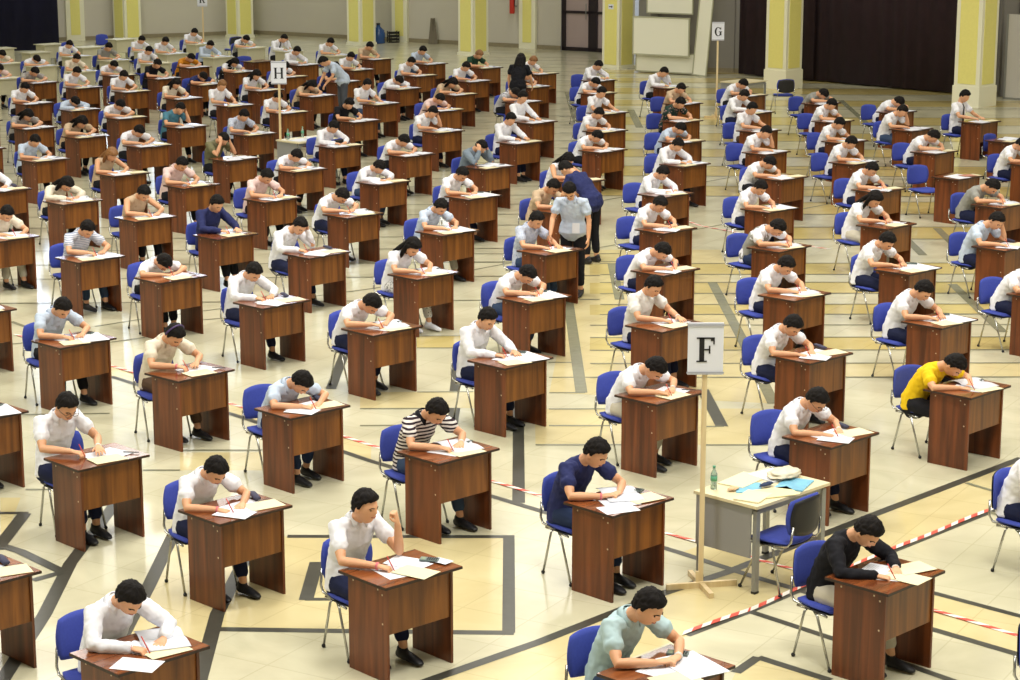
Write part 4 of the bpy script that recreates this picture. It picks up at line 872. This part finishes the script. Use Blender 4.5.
ADJ = {'d1': (-0.012, -0.011, 'fist'), 'd6': (-0.042, -0.077, 'write'), 'd8': (-0.009, -0.023, 'join'), 'd24': (-0.053, -0.046, 'low'), 'd13': (0.024, -0.068, 'write'), 'd12': (0.075, -0.055, 'down'), 'd2': (0.058, -0.084, 'write'), 'd5': (-0.01, -0.094, 'write'), 'd10': (0.058, -0.1, 'low'), 'd7': (0.046, -0.062, 'write'), 'd11': (0.023, 0.008, 'upright'), 'd9': (-0.084, 0.035, 'upright'), 'd23': (-0.051, -0.047, 'write'), 'd25': (0.011, -0.007, 'write'), 'd17': (0.017, 0.024, 'write'), 'd14': (0.02, -0.026, 'write'), 'd18': (-0.002, 0.072, 'write'), 'd19': (-0.009, -0.004, 'low'), 'd20': (-0.015, -0.064, 'write'), 'd27': (0.018, -0.087, 'low'), 'd22': (0.094, -0.1, 'upright'), 'd21': (0.082, 0.03, 'low'), 'd26': (0.081, -0.046, 'write'), 'd31': (-0.013, 0.085, 'write'), 'd100': (0.13, -0.024, 'write'), 'd4': (0.065, -0.048, 'join'), 'd81': (0.043, 0.13, 'bothhands'), 'd102': (0.061, -0.092, 'upright'), 'd78': (-0.014, 0.081, 'low'), 'd76': (0.068, 0.013, 'low'), 'd75': (0.02, 0.023, 'low'), 'd79': (0.094, -0.023, 'write'), 'd84': (-0.038, -0.051, 'write'), 'd85': (0.04, -0.091, 'write'), 'd95': (0.022, 0.036, 'low'), 'd93': (-0.022, 0.006, 'write'), 'd103': (0.046, 0.022, 'down'), 'd99': (0.13, -0.1, 'write'), 'd101': (0.102, -0.1, 'write'), 'd92': (0.023, 0.032, 'write'), 'd80': (-0.056, 0.087, 'headhand'), 'd86': (0.034, -0.022, 'low'), 'd74': (0.068, -0.016, 'write'), 'd50': (0.075, 0.02, 'bothhands'), 'd51': (0.043, 0.042, 'write'), 'd49': (0.082, -0.032, 'upright'), 'd47': (0.046, 0.029, 'write'), 'd48': (0.015, -0.042, 'write'), 'd36': (0.13, -0.067, 'write'), 'd35': (0.088, -0.051, 'write'), 'd37': (-0.005, -0.083, 'write'), 'd38': (0.112, -0.036, 'low'), 'd128': (0.004, -0.069, 'write'), 'd127': (-0.021, 0.084, 'low'), 'd126': (0.13, -0.084, 'headhand'), 'd125': (0.096, -0.1, 'upright'), 'd134': (0.046, -0.073, 'write'), 'd133': (0.107, -0.1, 'write'), 'd132': (0.096, -0.048, 'write'), 'd131': (0.13, -0.1, 'write'), 'd130': (0.13, -0.1, 'down'), 'd135': (-0.13, 0.114, 'low'), 'd33': (0.02, -0.1, 'low'), 'd139': (0.113, -0.047, 'low'), 'd138': (0.016, 0.03, 'headhand'), 'd137': (0.13, -0.1, 'down'), 'd140': (0.084, -0.012, 'erect'), 'd142': (-0.008, -0.019, 'low'), 'd32': (-0.028, -0.1, 'headhand'), 'd28': (-0.13, 0.096, 'write'), 'd41': (0.003, -0.021, 'headhand'), 'd40': (0.109, -0.1, 'write'), 'd39': (0.13, -0.094, 'write'), 'd42': (0.13, -0.1, 'write'), 'd43': (0.082, -0.031, 'low'), 'd44': (0.09, -0.1, 'upright'), 'd45': (0.073, -0.008, 'write'), 'd46': (0.059, 0.036, 'low'), 'd72': (0.062, 0.13, 'headhand'), 'd52': (0.034, -0.048, 'erect'), 'd34': (0.044, -0.063, 'upright')}
ADJ.update(d135=(.02, .0, 'write'), d28=(.03, -.04, 'low'), d9=(-.045, .0, 'upright'), d12=(.02, -.08, 'low'))
ROTJ = dict(d1=-2.9, d24=1, d9=-1.5, d8=-1, d17=1.9)
desk_b = make_desk(); desk_c = make_desk(True); chair_p = make_chair()
used = dict(b=0, c=0, ch=0)
a_ = R_(TH); U = V(math.cos(a_), math.sin(a_), 0); Gv = V(-math.sin(a_), math.cos(a_), 0)
def take(kind):
    src = dict(b=desk_b, c=desk_c, ch=chair_p)[kind]
    used[kind] += 1
    return src if used[kind] == 1 else copy_tree(src)
# paper kinds
def sheet_me(w, h, m, lines=0, t=.0012, name='sheet'):
    mb = MB().box(-w / 2, w / 2, -h / 2, h / 2, 0, t)
    for i in range(lines):
        y = h / 2 - .03 - i * (h - .06) / max(1, lines - 1); L = w * (.72 if i % 4 else .5); mb.box(-w * .4, -w * .4 + L, y - .0018, y + .0018, t, t + .0002, 1)
    return mb.mesh(name, [m, M_pline])
ME_white = sheet_me(.21, .297, M_white, 0); ME_cream = sheet_me(.21, .297, M_cpaper, 0, .002); ME_print = sheet_me(.21, .297, M_white, 14)
ME_a3 = sheet_me(.42, .297, M_white, 0, .002); ME_card = sheet_me(.10, .15, M_white, 4, .002)
def booklet_me():
    mb = MB(); n = 8; vs_ = []
    for s in (1, -1):
        for j in (-.148, .148):
            for i in range(n + 1):
                u = i / n; x = s * u * .205; z = .004 + .022 * math.sin(u * math.pi) * (1.25 if s > 0 else .55) * math.exp(-u * .6); vs_.append((x, j, z))
    vb = [(x, y, max(.0, z - .003) if k % (n + 1) else 0) for k, (x, y, z) in enumerate(vs_)]
    k = n + 1
    for h in range(2):
        o = h * 2 * k; V0 = vs_[o:o + 2 * k] + vb[o:o + 2 * k]
        fs = [(i, i + 1, k + i + 1, k + i) for i in range(n)] + [(2 * k + i, 3 * k + i, 3 * k + i + 1, 2 * k + i + 1) for i in range(n)] + [(i, 2 * k + i, 2 * k + i + 1, i + 1) for i in range(n)] + [(k + i, k + i + 1, 3 * k + i + 1, 3 * k + i) for i in range(n)] + [(n, 2 * k + n, 3 * k + n, k + n), (0, k, 3 * k, 2 * k)]
        mb.add(V0, fs)
    return mb.mesh('booklet', [M_white], True)
ME_book = booklet_me()
M_calc = mat('calculator_grey', srgb(96, 112, 108), .4)
def calc_me():
    mb = MB().box(-.036, .036, -.07, .07, 0, .012); mb.box(-.03, .03, .03, .058, .012, .0128, 1)
    for i in range(4):
        for j in range(5): mb.box(-.028 + i * .0155, -.018 + i * .0155, -.062 + j * .0165, -.051 + j * .0165, .012, .0145, 2)
    return mb.mesh('calculator', [M_calc, mat('lcd', srgb(150, 165, 140), .2), M_ink])
ME_calc = calc_me()
ME_penf = MB().tube([(0, -.07, .005), (0, .07, .005)], .0045, 6).mesh('pen', [M_ink], True)
ME_case = MB().loft([(-.09, 0, .016), (0, 0, .018), (.09, 0, .016)], [(.03, .016), (.032, .018), (.03, .016)], ref=(0, 1, 0), n=10).mesh('pencil_case', [mat('case_dark', srgb(52, 52, 78), .7)], True)
def ordp(i, j): return '%s from lower right in %s diagonal row from camera' % (ORD[j], ORD[i])
random.seed(11)
GR = dict(w='people in white shirts writing at their desks')
allitems = []
for dk, (ox, oy, i, j) in DESKS.items():
    o = V(ox, oy, 0); C = o + U * (W_D / 2) + Gv * (D_P / 2); PH = ordp(i, j)
    jit = R_(ROTJ.get(dk, random.uniform(-1.2, 1.2))); dist = oy; near = dist < 34
    cream = dk in CREAM
    d = take('c' if cream else 'b'); d.location = C; d.rotation_euler = (0, 0, a_ + jit)
    tag(d, '%s exam desk, %s' % ('cream' if cream else 'brown wooden', PH), 'desk', 'cream exam desks at the back left' if cream else 'brown exam desks in diagonal rows')
    def at(x, g, z=0): return C + U * x + Gv * (g - D_P / 2) + V(0, 0, z)
    # chair
    person_here = dk in PEOPLE
    if dk not in ('d144', 'd141', 'b9', 'b11', 'b6', 'b5', 'b2'):
        c = take('ch'); c.location = at(random.uniform(-.03, .03), SEAT_G - (.14 if oy < 17 and ox > 2 else .10 if ox < 2 else .05)); c.rotation_euler = (0, 0, a_ + R_(random.uniform(-17, -8)))
        tag(c, 'blue padded chair of desk %s' % PH, 'chair', 'blue chairs behind the exam desks')
    elif dk in ('b9', 'b11'):
        c = take('ch'); c.location = at(0, 1.0); c.rotation_euler = (0, 0, a_); tag(c, 'empty blue chair of cream desk %s' % PH, 'chair', 'blue chairs behind the exam desks')
    ps = None
    if person_here:
        col, sl, ps, hr, tr, ex, act = PEOPLE[dk]
        sc = random.uniform(.975, 1.02) if ps in ('write', 'low', 'upright', 'down') else 1
        base = 'person in %s %s' % (SHIRTDESC[col], {'S': 'shirt', 'L': 'long sleeves', 'N': 'sleeveless top'}[sl])
        lab = (base + ' ' + act if act else base + ', ' + PH)
        if len(lab.split()) > 16: lab = base + ', ' + PH
        if act == 'writing': lab = base + ' writing, ' + PH
        lab = ' '.join(lab.split()[:16])
        dx, dg = random.uniform(-.03, .03), random.uniform(-.02, .04)
        if dk in ADJ: dx, dg, ps = ADJ[dk]
        elif ps == 'low' and random.random() < .5: ps = 'write'
        person(at(dx, SEAT_G + dg), a_ + jit + R_(random.uniform(-3, 3)) * (dk not in ADJ), col, sl, ps, hr, tr, ex, lab, near, 'w' if dk in ('d20',) else 'k', sc)
    if dk in ('b2', 'b5', 'b6', 'b9', 'b11', 'd119'): continue
    # papers and tools
    its = []
    W3 = .7515
    if near:
        v = (i * 3 + j) % 4
        if dk == 'd1': its = [('w', -.10, .20, -12), ('w', .12, .28, 20), ('w', .10, .24, 5), ('c', .0, .06, 8), ('k', .25, .18, 30), ('card', .30, .10, 5)]
        elif dk == 'd5': its = [('w', -.06, .22, 25), ('w', .05, .27, 10), ('c', .02, .05, 6), ('c', .22, .14, 70), ('p', .22, .36, 60)]
        elif dk == 'd8': its = [('w', -.20, .05, 70), ('w', -.06, .16, 60), ('b', .10, .30, 60), ('c', .16, .09, 80), ('k', .26, .28, 20)]
        elif dk == 'd2': its = [('w', -.18, .0, 30), ('w', .02, .20, 20), ('c', .10, .08, 80), ('b', .20, .25, 70)]
        elif v == 0: its = [('w', -.05, .18, 15), ('b', .14, .24, 75), ('c', .05, .05, 80), ('k', .27, .30, 15)]
        elif v == 1: its = [('a', .02, .17, 5), ('c', .19, .10, 75), ('w', -.12, .08, 20), ('s', .26, .30, 70)]
        elif v == 2: its = [('w', .0, .20, -10), ('w', .16, .20, 12), ('c', .0, .06, 85), ('p', .26, .08, 40)]
        else: its = [('w', -.05, .20, 10), ('c', -.1, .06, 75), ('a', .16, .14, 78), ('k', .24, .33, 30)]
    else:
        v = (i + j * 2) % 3
        its = [[('a', -.02, .20, 4), ('c', .20, .09, 80), ('w', -.16, .06, 84)], [('a', .08, .20, -6), ('w', -.17, .06, 78), ('w', .18, .08, 95)], [('b', .08, .24, 6), ('c', -.14, .06, 86), ('w', .18, .08, 80)]][v]  # third white sheet added per far desk, partly for glossy sheen on tops
    names = dict(w=('exam_sheet', ME_white, 'white exam sheet', 'paper', 'white exam sheets on the desks'), c=('answer_sheet', ME_cream, 'cream answer sheet', 'paper', 'cream answer sheets on the desks'),
                 a=('paper_spread', ME_a3, 'wide white paper spread', 'paper', 'wide paper spreads on the desks'), b=('open_booklet', ME_book, 'open white booklet', 'booklet', 'open booklets on the desks'),
                 k=('calculator', ME_calc, 'grey calculator', 'calculator', 'calculators on the desks'), p=('pen', ME_penf, 'dark pen lying', 'pen', 'pens lying on the desks'),
                 s=('pencil_case', ME_case, 'dark pencil case', 'pencil case', 'pencil cases on the desks'), card=('note_card', ME_card, 'small white card', 'card', None))
    cnt = {}
    for z, (k, x, g, r) in enumerate(its): cnt[k] = cnt.get(k, 0) + 1
    seen = {}
    for z, (k, x, g, r) in enumerate(its):
        nm, me, lb, ct, gp = names[k]; seen[k] = seen.get(k, 0) + 1
        if k == 'w' and near and (z + i + j) % 2: me = ME_print
        q = obj(nm, me, None, at(x, g, W3 + .0022 * z + (.002 if k in 'bks' else 0)), a_ + R_(r + random.uniform(-4, 4)))
        pre = ''
        if cnt[k] > 1: pre = ['left ', 'right ', 'middle '][seen[k] - 1]
        lab = pre + lb + ' at desk ' + PH
        if len(lab.split()) > 16: lab = lab.replace(' at desk', ',')
        tag(q, lab, ct, gp)
    if near and person_here and ps in ('write', 'low', 'upright', 'fist', 'headhand', 'down'):
        q = obj('pen', BODY[ps]['pen'], None, at(dx, SEAT_G + dg), a_ + jit); tag(q, 'red pen held at desk %s' % PH, 'pen', 'pens held in right hands')
# ------------------------------------------------------------------ empty chairs and people at the frame edge
def chair_at(x, y, rz, lab):
    c = take('ch'); c.location = (x, y, 0); c.rotation_euler = (0, 0, rz); tag(c, lab, 'chair', 'blue chairs behind the exam desks'); return c
o = V(*DESKS['d141'][:2], 0); q = o + U * .40 + Gv * .92
chair_at(q.x, q.y, a_ - R_(20), 'empty blue chair pushed back from the vacant desk with a pink sheet')
o = V(*DESKS['d144'][:2], 0); q = o + U * .31 + Gv * .40
chair_at(q.x, q.y, a_, 'blue chair tucked behind the vacant desk near the right edge')
def extra_seat(px, py, lab, plab, prs=True):
    o = V(px, py, 0)
    q = o - Gv * .10
    chair_at(q.x, q.y, a_, lab)
    if prs: person(o, a_, 'w', 'S', 'write', 's', 'tnv', '', plab, True)
extra_seat(4.24, 17.15, 'blue chair at the right edge behind the white shirted back', 'person in white shirt cut by the right edge, lower one')
extra_seat(3.62, 13.55, 'blue chair back poking in at the right edge near the bottom', '', False)
# ------------------------------------------------------------------ standing people
person((.86, 28.75, 0), R_(-14), 'lb', 'S', 'stand_lean', 's', 'tbk', '', 'standing person in light blue shirt and dark trousers looking down at a desk', True)
person((1.20, 31.2, 0), R_(-130), 'nv', 'S', 'stand_bend', 's', 'tbk', '', 'standing person in navy shirt leaning over the long haired student', True)
person((.18, 48.2, 0), R_(165), 'bk', 'S', 'stand_lean', 'l', 'tgr', '', 'standing person in black seen from behind near the rear desks', False)
person((-3.86, 49.5, 0), R_(-62), 'lb', 'S', 'stand_bend', 's', 'tgr', '', 'standing person in light blue shirt and grey trousers bending over a desk', False)
lp = obj('badge', MB().box(-.05, .05, -.004, .0, -.07, .07).mesh('badge', [M_white]), None, (.86 + .03, 28.75 - .25, .98), R_(-12)); tag(lp, 'white paper badge hanging at the waist of the standing person', 'badge')
# ------------------------------------------------------------------ examiner tables
M_etop = mat('pale_tabletop', srgb(228, 216, 178), .4); M_egrey = mat('table_grey', srgb(150, 150, 148), .5)
def make_etable():
    r = empty('examiner_table', (0, 0, 0))
    part('tabletop', MB().box(-.49, .49, -.33, .33, .725, .75), M_etop, r)
    for x in (-.44, .44):
        for y in (-.29, .29): part('leg', MB().box(x - .025, x + .025, y - .018, y + .018, .02, .70).box(x - .027, x + .027, y - .02, y + .02, 0, .02, 1), [M_steel, M_black], r)
    part('frame', MB().box(-.44, .44, -.30, -.27, .67, .72).box(-.44, .44, .27, .30, .67, .72).box(-.48, -.44, -.27, .27, .67, .72).box(.44, .48, -.27, .27, .67, .72), M_steel, r)
    part('end_panel', MB().box(-.478, -.465, -.26, .31, .30, .725), M_egrey, r)
    return r
et = make_etable()
def place_table(tx, ty, name, first=False):
    t = et if first else copy_tree(et); t.location = (tx, ty, 0); t.rotation_euler = (0, 0, a_); tag(t, 'pale examiner table with grey end panel beside the %s sign' % name, 'table', 'examiner tables'); return t
def rel(ax, ay, u, g): return V(ax, ay, 0) + U * u + Gv * g
FX, FY = 1.56, 16.65
c = rel(FX, FY, .62, -.13); place_table(c.x, c.y, 'F', True); TC = c
c2 = rel(-4.33, 39.6, .62, -.13); place_table(c2.x, c2.y, 'H')
c3 = rel(4.86, 50.4, .9, -.1); place_table(c3.x, c3.y, 'G')
c4 = rel(-8.83, 62.0, .9, -.1)
q = V(2.21, 16.66, 0); chair_at(q.x, q.y, R_(-132), 'empty blue chair with black back shell at the examiner table by the F sign')
q = rel(c2.x, c2.y, .15, -.60); chair_at(q.x, q.y, a_ + R_(170), 'dark chair at the examiner table by the H sign')
q = rel(c3.x, c3.y, .55, -.75); chair_at(q.x, q.y, a_ + R_(145), 'empty chair with dark back beside the fourth column')
q = V(-8.2, 63.6, 0); chair_at(q.x, q.y, a_ + R_(170), 'dark chair at the back beside the yellow column, left of the grey vest')
def bottle(loc, lab, lbl=True):
    b = empty('water_bottle', loc); b.scale = (.85, .85, .85); part('body', lathe(MB(), [(.03, 0), (.033, .01), (.031, .08), (.033, .1), (.033, .15), (.014, .2), (.013, .215)], 12), M_glass, b, True)
    part('cap', lathe(MB(), [(.015, .215), (.015, .235)], 10), M_green, b, True); part('paper_label', lathe(MB(), [(.0335, .085), (.0335, .135)], 12), M_green, b, True); tag(b, lab, 'bottle')
q = rel(TC.x, TC.y, -.34, .24); bottle((q.x, q.y, .75), 'clear water bottle with green label on the examiner table beside F')
for k, (du, dg, nm) in enumerate(((-.3, .2, 'left'), (.12, .28, 'right'))):
    q = rel(c2.x, c2.y, du, dg); bottle((q.x, q.y, .75), '%s clear water bottle on the examiner table beside the H sign' % nm)
# things strewn over the F table
M_bluep = mat('blue_magazine', srgb(120, 185, 215), .4, noise_amt=.4, noise_scale=8); M_bag = mat('plastic_bag', srgb(226, 216, 190), .35, noise_amt=.1)
def flat(nm, du, dg, z, w, h, t, r, m, lab, cat):
    q = rel(TC.x, TC.y, du, dg); o = obj(nm, MB().box(-w / 2, w / 2, -h / 2, h / 2, 0, t).mesh(nm, [m]), None, (q.x, q.y, z), a_ + R_(r)); tag(o, lab, cat); return o
flat('paper_stack', -.30, -.14, .751, .30, .22, .012, 15, M_cpaper, 'cream paper stack at the front corner of the F table', 'paper')
flat('paper_stack', -.08, -.20, .752, .33, .24, .009, -25, mat('yellow_folder', srgb(236, 226, 170), .6), 'pale yellow folder on the F table near the chair', 'folder')
flat('magazine', -.12, .05, .751, .30, .21, .006, 40, M_bluep, 'blue printed magazine in the middle of the F table', 'magazine')
flat('magazine', .22, -.16, .751, .34, .24, .010, 20, M_bluep, 'blue printed magazine under the bag at the right of the F table', 'magazine')
flat('paper_stack', .02, .22, .751, .42, .24, .010, 8, M_cpaper, 'cream paper stack along the far edge of the F table', 'paper')
flat('paper_stack', .30, .12, .751, .30, .30, .014, -8, M_white, 'white paper stack beneath the plastic bag on the F table', 'paper')
def blob(nm, du, dg, z, r, m, lab, cat, seed=1):
    q = rel(TC.x, TC.y, du, dg); mb = MB(); vs_, fs = SP
    mb.add([V(d.x * r[0], d.y * r[1], d.z * r[2] * (1 if d.z > 0 else .3)) * (1 + .22 * noise.noise(d * 2.4 + V(seed, 0, 0)) + .08 * noise.noise(d * 7)) for d in vs_], fs)
    o = obj(nm, mb.mesh(nm, [m], True), None, (q.x, q.y, z), a_); tag(o, lab, cat); return o
blob('plastic_bag', .33, .03, .785, (.17, .12, .05), M_bag, 'crumpled cream plastic bag at the right end of the F table', 'bag', 3)
blob('pouch', .0, -.04, .775, (.085, .03, .02), mat('navy_pouch', srgb(40, 56, 90), .8), 'small navy pouch in the middle of the F table', 'pouch', 5)
blob('glove', -.26, .10, .765, (.06, .035, .015), mat('tan_cloth', srgb(214, 180, 140), .8), 'small tan cloth beside the water bottle on the F table', 'cloth', 8)
for k, (du, dg, r, nm) in enumerate(((-.2, -.05, 10, 'left'), (.15, .0, 40, 'right'))):
    q = rel(c2.x, c2.y, du, dg); o = obj('paper_stack', ME_a3, None, (q.x, q.y, .753), a_ + R_(r)); tag(o, '%s pale paper stack on the examiner table beside H' % nm, 'paper')
# pink sheet on the vacant desk
o_ = V(*DESKS['d141'][:2], 0) + U * .40 + Gv * .08; o = obj('answer_sheet', sheet_me(.21, .26, mat('pink_paper', srgb(190, 130, 110), .6)), None, (o_.x, o_.y, .765), a_ + R_(70)); tag(o, 'reddish brown sheet on the vacant desk behind the empty blue chair', 'paper')
# drop unused prototypes
